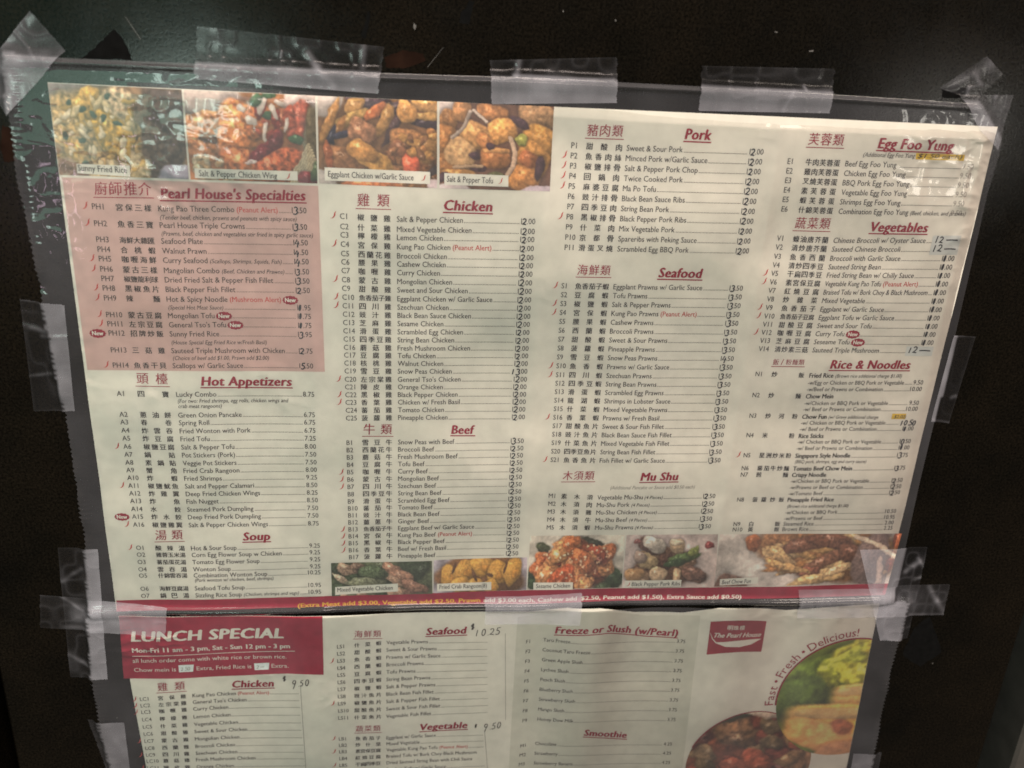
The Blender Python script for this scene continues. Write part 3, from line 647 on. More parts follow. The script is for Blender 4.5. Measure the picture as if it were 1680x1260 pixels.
mb = MB(); L = Line([(488, 997), (515, 995), (700, 990), (780, 987.5), (950, 984.5), (1215, 982)], NU)
t1 = '(Extra Meat add $3.00, Vegetable add $2.50, Prawn'; t2 = 'add $3.00 each, Cashew add'; t3 = '$2.50, Peanut add $1.50), Extra Sauce add $0.50)'
for s, a, b, mm in ((t1, 488, 788, YEL), (t2, 793, 946, WHITE), (t3, 952, 1215, WHITE)):
    L.text(mb, s, 'b', P(a, 988, NU)[0], 2.1, mm, fit=P(b, 988, NU)[0] - P(a, 988, NU)[0])
mb.build('band_lettering', upper)
caps = [
 (pic_rice(), [(78.5, 136), (298, 147), (310, 294), (98, 287)], [(126, 268.6), (213, 272), (214, 290), (127, 284)], 'Sunny Fried Rice', [(128.6, 280), (209, 284)], None),
 (pic_wing(), [(301.5, 147.3), (517, 157), (521, 301), (313, 294.5)], [(319.4, 276), (488, 281), (488.5, 296), (320, 292)], 'Salt & Pepper Chicken Wing', [(327, 289), (455, 293)], (472, 293)),
 (pic_eggplant(), [(521, 157.2), (717, 166.3), (717, 309), (523.6, 301)], [(532.7, 274.5), (705.8, 282), (705.5, 302), (533, 296)], 'Eggplant Chicken w/Garlic Sauce', [(538.5, 290), (678.6, 296)], (694, 297)),
 (pic_tofu(), [(721, 166.5), (909, 175), (902, 314), (721, 309)], [(729, 283.7), (834, 288), (834, 306.5), (729, 303)], 'Salt & Pepper Tofu', [(733, 298), (808.5, 301)], (820, 302)),
 (pic_veg(), [(543, 923.6), (708.7, 920), (709.5, 974), (544.5, 978)], [(550, 963), (653, 957), (653, 970), (550, 976)], 'Mixed Vegetable Chicken', [(553.7, 971), (644.6, 967)], None),
 (pic_crab(), [(712, 919), (865, 914), (863.5, 967.5), (711, 973)], [(717, 957.6), (806, 954.5), (806, 967.6), (717, 970)], 'Fried Crab Rangoon(8)', [(721, 966), (798.6, 963.5)], None),
 (pic_sesame(), [(870, 879), (1025, 877.5), (1020, 964), (865, 967)], [(875, 955.5), (940, 955), (939.4, 967), (875, 967.6)], 'Sesame Chicken', [(879, 964.5), (935, 963.5)], None),
 (pic_ribs(), [(1028, 877.5), (1178, 876.4), (1173, 963), (1020.5, 964)], [(1025.5, 952.4), (1118, 951), (1116.7, 962.3), (1024.5, 963.4)], 'Black Pepper Pork Ribs', [(1036, 961), (1115, 960)], (1030, 960)),
 (pic_fun(), [(1181, 876.4), (1479.5, 875), (1457, 957), (1171, 962.5)], [(1181, 950), (1244, 946.6), (1243, 957), (1180.4, 960.4)], 'Beef Chow Fun', [(1184, 958), (1231, 956)], None)]
for q, quad, cq, txt, span, hot in caps:
    ph = put_pic(q, quad, NU, .10, upper); caption(ph, upper, NU, cq, txt, span, hot)
H = lambda *a, **k: heading(upper, NU, *a, **k)
H('廚師推介', [(155, 321), (250.6, 322)], "Pearl House's Specialties", [(263.7, 325), (502, 329)])
H('頭檯', [(224, 631), (277, 632)], 'Hot Appetizers', [(330, 632.5), (479.4, 633)])
H('湯類', [(255, 887), (301.4, 886)], 'Soup', [(398.6, 886.5), (444, 885.5)])
H('雞類', [(585, 339.5), (640, 341)], 'Chicken', [(728, 344.5), (808, 347)])
H('牛類', [(595.6, 713.5), (644, 713.7)], 'Beef', [(740, 711.5), (779, 711.5)])
H('豬肉類', [(961.6, 224), (1022, 226)], 'Pork', [(1122.7, 228), (1166.5, 229.8)])
H('海鮮類', [(946, 452), (1001.4, 453)], 'Seafood', [(1079.5, 454.5), (1152, 456)])
H('木須類', [(922, 788.5), (975, 788.2)], 'Mu Shu', [(1050, 788.5), (1112.7, 787.5)])
H('芙蓉類', [(1324, 238.8), (1383.4, 240.8)], 'Egg Foo Yung', [(1439, 243), (1564, 247.5)])
H('蔬菜類', [(1302, 376), (1361, 377.5)], 'Vegetables', [(1426.6, 379.5), (1521.4, 381)])
H('飯/粉麵類', [(1267, 599), (1319, 599.5)], 'Rice & Noodles', [(1361, 604.5), (1492.6, 605)])

S = lambda *a, **k: section(upper, NU, *a, **k)
PA = '(Peanut Alert)'
S([(346.6, 151.4, 190, 249.4, 260, 503, -3.5, 3.5), (604, 185.7, 220, 273.7, 283.7, 514, -1, .6)], [
 D(346.6, 'PH1*', '宮保三樣', 'Kung Pao Three Combo', '1[3].50', red=PA), N(360, '(Tender beef, chicken, prawns and peanuts with spicy sauce)'),
 D(374, 'PH2*', '魚香三寶', 'Pearl House Triple Crowns', '1[3].50'), N(386.5, '(Prawns, beef, chicken and vegetables stir fried in spicy garlic sauce)'),
 D(400, 'PH3', '海鮮大雜匯', 'Seafood Plate', '1[4].50'), D(416, 'PH4', '合桃蝦', 'Walnut Prawn', '1[4].50'),
 D(431.4, 'PH5*', '咖喱海鮮', 'Curry Seafood', '1[4].50', tail='(Scallops, Shrimps, Squids, Fish)'), D(448, 'PH6*', '蒙古三樣', 'Mangolian Combo', '1[3].50', tail='(Beef, Chicken and Prawns)'),
 D(463.4, 'PH7', '椒鹽龍利球', 'Dried Fried Salt & Pepper Fish Fillet', '1[3].50'), D(479, 'PH8*', '黑椒魚片', 'Black Pepper Fish Fillet', '1[2].50'),
 D(495, 'PH9*', '辣麵', 'Hot & Spicy Noodle', red='(Mushroom Alert)', new='name'), N(507.7, '(Special Hot Meat Sauce)', price='1[b].95'),
 D(522, 'PH10*', '蒙古豆腐', 'Mongolian Tofu', '1[b].75', new='name'), D(537, 'PH11*', '左宗豆腐', "General Tso's Tofu", '1[b].75', new='name'),
 D(552, 'PH12', '招牌炒飯', 'Sunny Fried Rice', '1[3].95', new='code'), N(565, '(House Special Egg Fried Rice w/Fresh Basil)'),
 D(579.4, 'PH13', '三菇雞', 'Sauteed Triple Mushroom with Chicken', '1[2].75', xs=.97), N(590.6, '(Choice of beef add $1.00, Prawn add $2.00)'),
 D(604, 'PH14*', '魚香干貝', 'Scallops w/ Garlic Sauce', '1[5].50')])
ap = [('A2', '蔥油餅', 'Green Onion Pancake', '6.75', 685), ('A3', '春卷', 'Spring Roll', '6.75', 697.5), ('A4', '炸雲吞', 'Fried Wonton with Pork', '6.75', 711), ('A5', '炸豆腐', 'Fried Tofu', '7.25', 724),
 ('A6*', '椒鹽豆腐', 'Salt & Pepper Tofu', '8.00', 737.5), ('A7', '鍋貼', 'Pot Stickers (Pork)', '7.50', 750.5), ('A8', '素鍋貼', 'Veggie Pot Stickers', '7.50', 763.5), ('A9', '蟹角', 'Fried Crab Rangoon', '8.00', 776),
 ('A10', '炸蝦', 'Fried Shrimps', '9.25', 788.6), ('A11*', '椒鹽魷魚', 'Salt and Pepper Calamari', '8.50', 801.4), ('A12', '炸雞翼', 'Deep Fried Chicken Wings', '8.25', 814), ('A13', '炸魚', 'Fish Nugget', '8.50', 826.5),
 ('A14', '水餃', 'Steamed Pork Dumpling', '7.50', 839.5), ('A15', '炸水餃', 'Deep Fried Pork Dumpling', '7.50', 852), ('A16*', '椒鹽雞翼', 'Salt & Pepper Chicken Wings', '8.75', 865)]
S([(651, 192, 226, 277.7, 289.4, 515.7, -1.5, 0), (865, 218.6, 250, 300, 310, 523, -1, -3)],
 [D(651, 'A1', '四寶', 'Lucky Combo', '8.75'), N(661, '(For two: Fried shrimps, egg rolls, chicken wings and'), N(669.5, 'crab meat rangoons)')] + [D(y, c, j, n, p, **({'new': 'code'} if c == 'A15' else {})) for c, j, n, p, y in ap])
S([(903, 223.7, 255, 304, 313.7, 525, -1, -4.5), (980, 232, 263, 311, 321, 527, 1, -6)], [
 D(903, 'O1*', '酸辣湯', 'Hot & Sour Soup', '9.25'), D(914, 'O2', '雞蓉玉米湯', 'Corn Egg Flower Soup w Chicken', '9.25'), D(925.7, 'O3', '蕃茄蛋花湯', 'Tomato Egg Flower Soup', '9.25'),
 D(937.5, 'O4', '雲吞湯', 'Wonton Soup', '9.25'), D(947.5, 'O5', '什錦雲吞湯', 'Combination Wonton Soup', '10.25'), N(954.5, '(Pork wonton w/ chicken, beef, shrimps)'),
 D(968.6, 'O6', '海鮮豆腐湯', 'Seafood Tofu Soup', '10.95'), D(980, 'O7', '鍋巴湯', 'Sizzling Rice Soup', '10.95', tail='(Chicken, shrimps and vegs)')])
ck = [('C1*', '椒鹽雞', 'Salt & Pepper Chicken', 364), ('C2', '什菜雞', 'Mixed Vegetable Chicken', 380.5), ('C3', '檸檬雞', 'Lemon Chicken', 394), ('C4*', '宮保雞', 'Kung Pao Chicken', 409), ('C5', '西蘭花雞', 'Broccoli Chicken', 424),
 ('C6', '腰果雞', 'Cashew Chciekn', 437.5), ('C7', '咖喱雞', 'Curry Chicken', 451.5), ('C8*', '蒙古雞', 'Mongolian Chicken', 466), ('C9', '甜酸雞', 'Sweet and Sour Chicken', 480), ('C10*', '魚香茄子雞', 'Eggplant Chicken w/ Garlic Sauce', 494.2),
 ('C11*', '四川雞', 'Szechuan Chicken', 508), ('C12', '豉汁雞', 'Black Bean Sauce Chicken', 521.6), ('C13', '芝麻雞', 'Sesame Chicken', 535), ('C14', '滑蛋雞', 'Scrambled Egg Chicken', 548.4), ('C15', '四季豆雞', 'String Bean Chicken', 561.6),
 ('C16', '蘑菇雞', 'Fresh Mushroom Chicken', 575), ('C17', '豆腐雞', 'Tofu Chicken', 587.4), ('C18', '核桃雞', 'Walnut Chicken', 600.2), ('C19', '雪豆雞', 'Snow Peas Chicken', 613), ('C20*', '左宗棠雞', "General Tso's Chicken", 626.3),
 ('C21', '陳皮雞', 'Orange Chicken', 638.7), ('C22*', '黑椒雞', 'Black Pepper Chicken', 651.3), ('C23*', '香葉雞', 'Chicken w/ Fresh Basil', 663.6), ('C24', '蕃茄雞', 'Tomato Chicken', 676.2), ('C25', '菠蘿雞', 'Pineapple Chicken', 688.8)]
S([(364, 557.6, 586, 641, 651, 878, -5, 4), (688.8, 567.6, 593, 643.5, 653, 861, 1, -1)], [D(y, c, j, n, '[13].00' if c == 'C19' else '1[2].00', **({'red': PA} if c == 'C4*' else {})) for c, j, n, y in ck])
bf = [('B1', '雪豆牛', 'Snow Peas with Beef'), ('B2', '西蘭花牛', 'Broccoli Beef'), ('B3', '蘑菇牛', 'Fresh Mushroom Beef'), ('B4', '豆腐牛', 'Tofu Beef'), ('B5*', '咖喱牛', 'Curry Beef'), ('B6*', '蒙古牛', 'Mongolian Beef'), ('B7*', '四川牛', 'Szechuan Beef'),
 ('B8', '四季豆牛', 'String Bean Beef'), ('B9', '滑蛋牛', 'Scrambled Egg Beef'), ('B10', '蕃茄牛', 'Tomato Beef'), ('B11', '豉汁牛', 'Black Bean Beef'), ('B12', '薑蔥牛', 'Ginger Beef'), ('B13*', '魚香茄子牛', 'Eggplant Beef w/ Garlic Sauce'), ('B14*', '宮保牛', 'Kung Pao Beef'),
 ('B15*', '黑椒牛', 'Black Pepper Beef'), ('B16*', '香葉牛', 'Beef w/ Fresh Basil'), ('B17', '菠蘿牛', 'Pineapple Beef')]
S([(729, 568.6, 594, 643.5, 653, 859, 1, -2), (915, 572.8, 597, 644, 653, 850, 2.5, -4)], [D(y, c, j, n, '1[3].50' if c == 'B1' else '1[2].50', **({'red': PA} if c == 'B14*' else {}))
   for (c, j, n), y in zip(bf, np.interp(range(17), [0, 8, 16], [729, 824.6, 915]))])
pk = [('P1', '甜酸肉', 'Sweet & Sour Pork'), ('P2*', '魚香肉絲', 'Minced Pork w/Garlic Sauce'), ('P3*', '椒鹽排骨', 'Salt & Pepper Pork Chop'), ('P4*', '回鍋肉', 'Twice Cooked Pork'), ('P5*', '麻婆豆腐', 'Ma Po Tofu'), ('P6', '豉汁排骨', 'Black Bean Sauce Ribs'),
 ('P7', '四季豆肉', 'String Bean Pork'), ('P8*', '黑椒排骨', 'Black Pepper Pork Ribs'), ('P9', '什菜肉', 'Mix Vegetable Pork'), ('P10', '京都骨', 'Spareribs with Peking Sauce'), ('P11', '滑蛋叉燒', 'Scrambled Egg BBQ Pork')]
S([(247.5, 937, 961, 1021, 1027.6, 1252, -4.5, 6.5), (412.5, 926, 948.5, 1005, 1012.4, 1228, -2.5, 3.5)], [D(247.5 + 16.5 * i, c, j, n, '1[2].00') for i, (c, j, n) in enumerate(pk)])
sf = [('S1*', '魚香茄子蝦', 'Eggplant Prawns w/ Garlic Sauce'), ('S2', '豆腐蝦', 'Tofu Prawns'), ('S3*', '椒鹽蝦', 'Salt & Pepper Prawns'), ('S4*', '宮保蝦', 'Kung Pao Prawns'), ('S5', '腰果蝦', 'Cashew Prawns'), ('S6', '西蘭蝦', 'Broccoli Prawns'), ('S7', '甜酸蝦', 'Sweet & Sour Prawns'),
 ('S8', '菠蘿蝦', 'Pineapple Prawns'), ('S9', '雪豆蝦', 'Snow Peas Prawns'), ('S10*', '魚香蝦', 'Prawns w/ Garlic Sauce'), ('S11*', '四川蝦', 'Szechuan Prawns'), ('S12', '四季豆蝦', 'String Bean Prawns'), ('S13', '滑蛋蝦', 'Scrambled Egg Prawns'), ('S14', '龍湖蝦', 'Shrimps in Lobster Sauce'),
 ('S15', '什菜蝦', 'Mixed Vegetable Prawns'), ('S16*', '香葉蝦', 'Prawns w/ Fresh Basil'), ('S17', '甜酸魚片', 'Sweet & Sour Fish Fillet'), ('S18', '豉汁魚片', 'Black Bean Sauce Fish Fillet'), ('S19', '什菜魚片', 'Mixed Vegetable Fish Fillet'), ('S20', '四季豆魚片', 'String Bean Fish Fillet'), ('S21*', '魚香魚片', 'Fish Fillet w/ Garlic Sauce')]
S([(474.5, 920.8, 943, 999, 1006, 1218, -1.5, 2.5), (759, 903, 924, 977, 983.5, 1181.5, -1.2, -.5)], [D(y, c, j, n, '1[4].50' if c == 'S9' else '1[3].50', **({'red': PA} if c == 'S4*' else {}))
   for (c, j, n), y in zip(sf, np.interp(range(21), [0, 10, 20], [474.5, 620, 759]))])
mu = [('M1', '素木須', 'Vegetable Mu-Shu', '1[2].50'), ('M2', '木須肉', 'Mu-Shu Pork', '1[2].50'), ('M3', '木須雞', 'Mu-Shu Chicken', '1[2].50'), ('M4', '木須牛', 'Mu-Shu Beef', '1[3].50'), ('M5', '木須蝦', 'Mu-Shu Prawns', '1[3].50')]
S([(819.6, 900, 920, 972.6, 979.7, 1173, -3, -2.5), (869, 896.7, 917, 968, 975.8, 1165.7, -.5, -2.5)], [N(803, '(Additional Pancake or Sauce add $0.50 each)', dx=5.5, faded=1)] + [D(819.6 + 12.35 * i, c, j, n, p, tail='(4 Pieces)') for i, (c, j, n, p) in enumerate(mu)])
mb = MB(); sheet_piece(mb, [(1503, 251), (1583, 254)], [(1502, 261.5), (1581, 264)], NU, .07, HILITE); mb.build('highlighter_mark', upper)
mb = MB(); L = Line([(1415.7, 257), (1583, 261)], NU); _, e = L.text(mb, '(Additional Egg Foo Yung', 'i', L.u[0], 1.65, INK, fit=P(1501, 258, NU)[0] - L.u[0]); L.text(mb, '$1.50 each)', 'i', e + 1, 1.65, INK, fit=P(1578, 260, NU)[0] - e - 1); mb.build('section_note', upper)
eg = [('E1', '牛肉芙蓉蛋', 'Beef Egg Foo Yung'), ('E2', '雞肉芙蓉蛋', 'Chicken Egg Foo Yung'), ('E3', '叉燒芙蓉蛋', 'BBQ Pork Egg Foo Yung'), ('E4', '素芙蓉蛋', 'Vegetable Egg Foo Yung'), ('E5', '蝦芙蓉蛋', 'Shrimps Egg Foo Yung'), ('E6', '什錦芙蓉蛋', 'Combination Egg Foo Yung')]
S([(273, 1291.4, 1320.6, 1377.7, 1386, 1596, -4, 5), (351, 1281.4, 1308.6, 1366, 1375, 1577, -4, 3)], [D(273 + 15.6 * i, c, j, n, '9.50', **({'tail': '(Beef, chicken, and prawns)', 'xs': .94} if c == 'E6' else {})) for i, (c, j, n) in enumerate(eg)], price_m=GREYI)
vg = [('V1', '蠔油唐芥蘭', 'Chinese Broccoli w/ Oyster Sauce', 398.6), ('V2', '清炒唐芥蘭', 'Sauteed Chinese Broccoli', 413), ('V3', '魚香西蘭', 'Broccoli with Garlic Sauce', 428), ('V4', '清炒四季豆', 'Sauteed String Bean', 442), ('V5*', '干扁四季豆', 'Fried String Bean w/ Chilly Sauce', 455.7), ('V6*', '素宮保豆腐', 'Vegetable Kung Pao Tofu', 469.6),
 ('V7', '紅燒豆腐', 'Braised Tofu w/ Bork Choy & Black Mushroom', 483.5), ('V8', '炒雜菜', 'Mixed Vegetable', 497.2), ('V9*', '魚香茄子', 'Eggplant w/ Garlic Sauce', 511.2), ('V10*', '魚香茄子豆腐', 'Eggplant Tofu w Garlic Sauce', 524.8), ('V11', '甜酸豆腐', 'Sweet and Sour Tofu', 538.2), ('V12*', '咖喱豆腐', 'Curry Tofu', 551.4), ('V13', '芝麻豆腐', 'Seseame Tofu', 564.6), ('V14', '清炒素三菇', 'Sauteed Triple Mushroom', 578)]
def vrow(c, j, n, y):
    k = {}
    if c in ('V1', 'V2', 'V14'): k = dict(sticker=1, lead=1)
    p = '' if k else '1[b].00'
    if c == 'V6*': k['red'] = PA
    if c in ('V7', 'V6*'): k['xs'] = .84
    if c in ('V12*', 'V13'): k['new'] = 'name'
    return D(y, c, j, n, p, st='ri', **k)
STYLE['ri'] = (.012, .10)
S([(398.6, 1274, 1300, 1358.6, 1366.6, 1572, -3.7, 0), (578, 1244, 1270, 1325, 1332, 1527, -2, 1.5)], [vrow(*v) for v in vg])
nd = [D(619.5, 'N1', '炒飯', 'Fried Rice', st='b', tail='(Brown rice additional charge $1.00)'), D(631, '', '', '-w/Egg or Chicken or BBQ Pork or Vegetable', '9.50', k=.9, xs=.97), D(641.8, '', '', '-w/Beef or Prawns or Combination', '10.00', k=.9),
 D(653.6, 'N2', '炒麵', 'Chow Mein', st='b'), D(664.6, '', '', '-w/Chicken or BBQ Pork or Vegetable', '9.50', k=.9), D(674.5, '', '', '-w/ Beef or Prawns or Combination', '10.00', k=.9),
 D(687, 'N3', '炒河粉', 'Chow Fun', st='b', tail='(w/ Gravy additional charge'), D(696.8, '', '', '-w/ Chicken or BBQ Pork or Vegetable', '[10.50]', k=.9), D(707, '', '', '-w/ Beef or Prawns or Combination', '1[b].00', k=.9),
 D(718.6, 'N4', '米粉', 'Rice Sticks', st='b'), D(728, '', '', '-w/ Chicken or BBQ Pork or Vegetable', '1[0].50', k=.9), D(738.5, '', '', '-w/ Beef or Prawns or Combination', '1[b].00', k=.9),
 D(751, 'N5*', '星洲炒米粉', 'Singapore Style Noodle', '1[3].75', st='b'), N(760, '(BBQ pork, shrimps, egg and curry sauce)'), D(772, 'N6', '蕃茄牛炒麵', 'Tomato Beef Chow Mein', '1[3].75', st='b'), D(782.5, 'N7', '煎麵', 'Crispy Noodle', st='b'),
 D(792.3, '', '', '-w/Chicken or BBQ Pork or Vegetable', '1[2].50', k=.9, xs=.97), D(802.6, '', '', '-w/Prawns or Beef or Combination', '1[2].50', k=.9), D(812.6, '', '', '-w/Tomato Beef', '1[2].50', k=.9),
 D(823, 'N8', '菠蘿炒飯', 'Pineapple Fried Rice', st='b'), N(833, '(Brown rice additional charge $1.00)'), D(843.5, '', '', '-w/Chicken or BBQ Pork', '10.50', k=.9), D(853.3, '', '', '-w/Prawns or Beef', '10.95', k=.9),
 D(862.5, 'N9', '白飯', 'Steamed Rice', '2.00'), D(871.3, 'N10', '黃飯', 'Brown Rice', '2.25')]
S([(619.5, 1239, 1265, 1319, 1327, 1516, -2.5, 0), (871.3, 1201.6, 1226, 1278, 1283, 1463.5, .5, -2.5)], nd, small=.95)
mb = MB(); sheet_piece(mb, [(1464, 678.5), (1487, 678.5)], [(1462, 687.5), (1485, 687.5)], NU, .07, HILITE); L = Line([(1465, 686.3), (1486, 686.3)], NU); L.text(mb, '$2.00)', 'i', L.u[0] + .3, 1.6, INK, fit=L.u[-1] - L.u[0] - .4); mb.build('highlighter_mark', upper)

# ================================================================== lower menu
lower = empty('menu_sheet', 0, 330, 1, 'menu sheet with red lunch box heading, in the lower bag', 'menu')
NL = n_lower
low_top = [(194, 1010), (360, 1011), (530, 1010.5), (600, 1008.5), (700, 1004.5), (800, 1003.5), (870, 1003), (930, 997.5), (985, 998), (1040, 1004), (1120, 1005), (1180, 997.5), (1240, 997.5), (1290, 1001), (1360, 996), (1443, 990)]
TL, TR = P(194, 1010, NL), P(1443, 990, NL); BL0, BR0 = P(240, 1259, NL), P(1389, 1259, NL)
kb = lambda a, b, y: a + (b - a) * ((y - a[1]) / (b[1] - a[1]))
mb = MB(); top = [P(x, y, NL) for x, y in low_top]
Yb = 325.0
U, V = patch(top, [kb(TL, BL0, Yb), kb(TR, BR0, Yb)], 330, 200)
gridmesh(mb, U, V, NL(U, V), LPAPER); mb.build('paper', lower, True)
mb = MB(); sheet_piece(mb, [(195, 1010.5), (360, 1011.3), (529, 1011)], [(203, 1113), (300, 1113), (400, 1108), (470, 1105), (531, 1107)], NL, .06, BAND, 1.2); mb.build('colour_panel', lower, True)
mb = MB(); sheet_piece(mb, [(849, 1012), (935, 1003), (1000, 1004), (1060, 1010), (1149, 1010)], [(834, 1275), (910, 1272), (960, 1270), (1040, 1274), (1118, 1275)], NL, .05, GTINT, 1.2); mb.build('tinted_panel', lower, True)
mb = MB()
for s, st, a, b, c in (('LUNCH SPECIAL', 'h', (215, 1052), (466, 1046.5), 5.2), ('Mon-Fri 11 am - 3 pm, Sat - Sun 12 pm - 3 pm', 'b', (217, 1070.5), (476, 1063), 2.3),
                       ('all lunch order come with white rice or brown rice.', 'r', (218, 1087), (470, 1080), 2.1)):
    L = Line([a, ((a[0] + b[0]) / 2, (a[1] + b[1]) / 2 - .5), b], NL); L.text(mb, s, st, L.u[0], c, WHITE, fit=L.u[-1] - L.u[0], off=.14)
L = Line([(220, 1102), (347, 1098.5), (474, 1095)], NL)
for s, a, b in (('Chow mein is', 220, 289), ('Extra, Fried Rice is', 323, 413), ('Extra.', 446, 474)):
    L.text(mb, s, 'r', P(a, 1099, NL)[0], 2.1, WHITE, fit=P(b, 1099, NL)[0] - P(a, 1099, NL)[0], off=.14)
L2 = Line([(217, 1076.5), (350, 1072), (484, 1068)], NL); L2.bar(mb, L2.u[0], L2.u[-1], -.15, .15, WHITE, .14)
mb.build('panel_lettering', lower)
for x0, x1, y0, y1, s in ((293, 318, 1090, 1102.5, '2.50'), (417, 442, 1087, 1099, '2.-')):
    sm = MB(); sheet_piece(sm, [(x0, y0 + 1), (x1, y0)], [(x0 + 1, y1), (x1 - 1, y1 - 1)], NL, .18, mat('white_patch', (.74, .78, .76), .6, .2, .08, 500)); o = sm.build('price_sticker', lower)
    sm = MB(); l = Line([(x0, y1 - 2.5), (x1, y1 - 3.5)], NL); pen(l, sm, s, l.u[0] + 1.0, 1.7, .25, GREYI)
    for v in sm.v: v[:, 2] += .12
    h = sm.build('handwriting', o)
HL = lambda *a, **k: heading(lower, NL, *a, **k)
HL('雞類', [(258, 1135), (305, 1132)], 'Chicken', [(381, 1128), (450, 1126)])
HL('海鮮類', [(581, 1046.5), (626, 1045.5)], 'Seafood', [(699, 1041.5), (766, 1039)])
HL('蔬菜類', [(583, 1201), (625, 1200)], 'Vegetable', [(689, 1198), (767, 1194)])
HL('', None, 'Freeze or Slush (w/Pearl)', [(910, 1039), (1000, 1036), (1060, 1041), (1112, 1044)])
HL('', None, 'Smoothie', [(957.5, 1206.5), (1028, 1210.5)])
SL = lambda *a, **k: section(lower, NL, *a, **k)
lc = [('LC1*', '宮保雞', 'Kung Pao Chicken', 1144), ('LC2*', '左宗棠雞', "General Tso's Chicken", 1155), ('LC3*', '咖喱雞', 'Curry Chicken', 1166), ('LC4', '檸檬雞', 'Lemon Chicken', 1178.6), ('LC5', '什菜雞', 'Vegetable Chicken', 1191), ('LC6', '甜酸雞', 'Sweet & Sour Chicken', 1203), ('LC7*', '蒙古雞', 'Mongolian Chicken', 1215), ('LC8', '西蘭雞', 'Broccoli Chicken', 1227), ('LC9*', '四川雞', 'Szechuan Chicken', 1238.4), ('LC10', '蘑菇雞', 'Fresh Mushroom Chicken', 1249), ('LC11*', '陳皮雞', 'Orange Chicken', 1260.5), ('LC12', '腰果雞', 'Cashew Chicken', 1272)]
SL([(1144, 230, 259, 306, 316, 491, 6, -5.5), (1249, 241, 268, 312, 322, 501, 2.5, -4)], [D(y, c, j, n, '', lead=1, **({'red': PA} if c == 'LC1*' else {})) for c, j, n, y in lc], small=.95)
ls = [('LS1', '什菜蝦', 'Vegetable Prawns'), ('LS2', '甜酸蝦', 'Sweet & Sour Prawns'), ('LS3*', '魚香蝦', 'Prawns w/ Garlic Sauce'), ('LS4', '西蘭蝦', 'Broccoli Prawns'), ('LS5', '豆腐蝦', 'Tofu Prawns'), ('LS6', '四季豆蝦', 'String Bean Prawns'), ('LS7', '椒鹽蝦', 'Salt & Pepper Prawns'), ('LS8', '豉汁魚片', 'Black Bean Fish Fillet'), ('LS9*', '椒鹽魚片', 'Salt & Pepper Fish Fillet'), ('LS10', '甜酸魚片', 'Sweet & Sour Fish Fillet'), ('LS11', '什菜魚片', 'Vegetable Fish Fillet')]
SL([(1057, 553, 581, 626, 634, 800, 7, -3), (1178, 555, 581, 626, 633.6, 801, 2.5, -9)], [D(1057 + 12.1 * i, c, j, n, '', lead=1) for i, (c, j, n) in enumerate(ls)], small=.95)
lb = [('LB1*', '魚香茄子', 'Eggplant w/ Garlic Sauce', 1213), ('LB2', '炒什菜', 'Mixed Vegetable', 1223), ('LB3*', '素宮保豆腐', 'Vegetable Kung Pao Tofu', 1233), ('LB4', '紅燒豆腐', 'Braised Tofu w/ Bork Choy Black Mushroom', 1243.5), ('LB5*', '干扁四季豆', 'Dried Sauteed String Bean with Chili Sauce', 1254), ('LB6', '茄子豆腐', 'Eggplant Tofu w/ Garlic Sauce', 1265)]
SL([(1213, 556, 583, 625, 634, 793, 1.5, -7), (1254, 557, 583, 625, 634, 796, 4, -8)], [D(y, c, j, n, '', lead=(0 if c in ('LB4', 'LB5*') else 1), xs=.94, **({'red': PA} if c == 'LB3*' else {})) for c, j, n, y in lb], small=.92)
fz = ['Taro Freeze', 'Coconut Taro Freeze', 'Green Apple Slush', 'Lychee Slush', 'Peach Slush', 'Blueberry Slush', 'Strawberry Slush', 'Mango Slush', 'Honey Dew Milk']
SL([(1052, 863, 880, 885, 891, 1124, 3.6, 3), (1182, 857, 870, 880, 881.5, 1108, 3, 1)], [D(1052 + 16.25 * i, 'F%d' % (i + 1), '', n, '3.75') for i, n in enumerate(fz)], small=.92)
SL([(1222, 853.5, 870, 876, 877.6, 1102, 4.5, 1), (1254, 851, 868, 875, 875.5, 1099, 2.5, -1)], [D(1222 + 16 * i, 'M%d' % (i + 1), '', n, '4.25') for i, n in enumerate(['Chocolate', 'Strawberry', 'Strawberry Banana', 'Mango'])], small=.92)
mb = MB()
for a, b in (((493, 1126), (502, 1262)), ((829, 1039), (829.5, 1181)), ((795, 1199), (800, 1262))):
    A0, B0 = P(*a, NL), P(*b, NL); k = 24; t = np.linspace(0, 1, k)[:, None]; q = A0 + (B0 - A0) * t
    v = np.concatenate([np.c_[q[:, 0] - .11, q[:, 1]], np.c_[q[:, 0] + .11, q[:, 1]]]); mb.add(np.c_[v, NL(v[:, 0], v[:, 1]) + .1], [(i, i + 1, k + i + 1, k + i) for i in range(k - 1)], GREYI)
    mb.build('column_rule', lower); mb = MB()
mb = MB()
for s, a, b, h in (('$', (463, 1118), (475, 1117), 2.6), ('9.50|', (479, 1127), (509, 1124), 3.4), ('$', (771, 1033), (783, 1032), 3.0), ('10.25|', (779, 1043.5), (822, 1040), 3.4), ('b', (778, 1194), (790, 1193), 2.4), ('9.50|', (793, 1198), (823, 1193.5), 3.4)):
    l = Line([a, b], NL); u = l.u[0]; end = s[-1] == '|'; s = s.rstrip('|')
    tot = sum((.45 if c == '.' else 1) for c in s); adv = (l.u[-1] - l.u[0]) / tot / h
    pen(l, mb, s, u, h, .42, PENG, adv=adv, wd=min(.75, adv * .8))
    if end: mb.build('handwriting', lower); mb = MB()
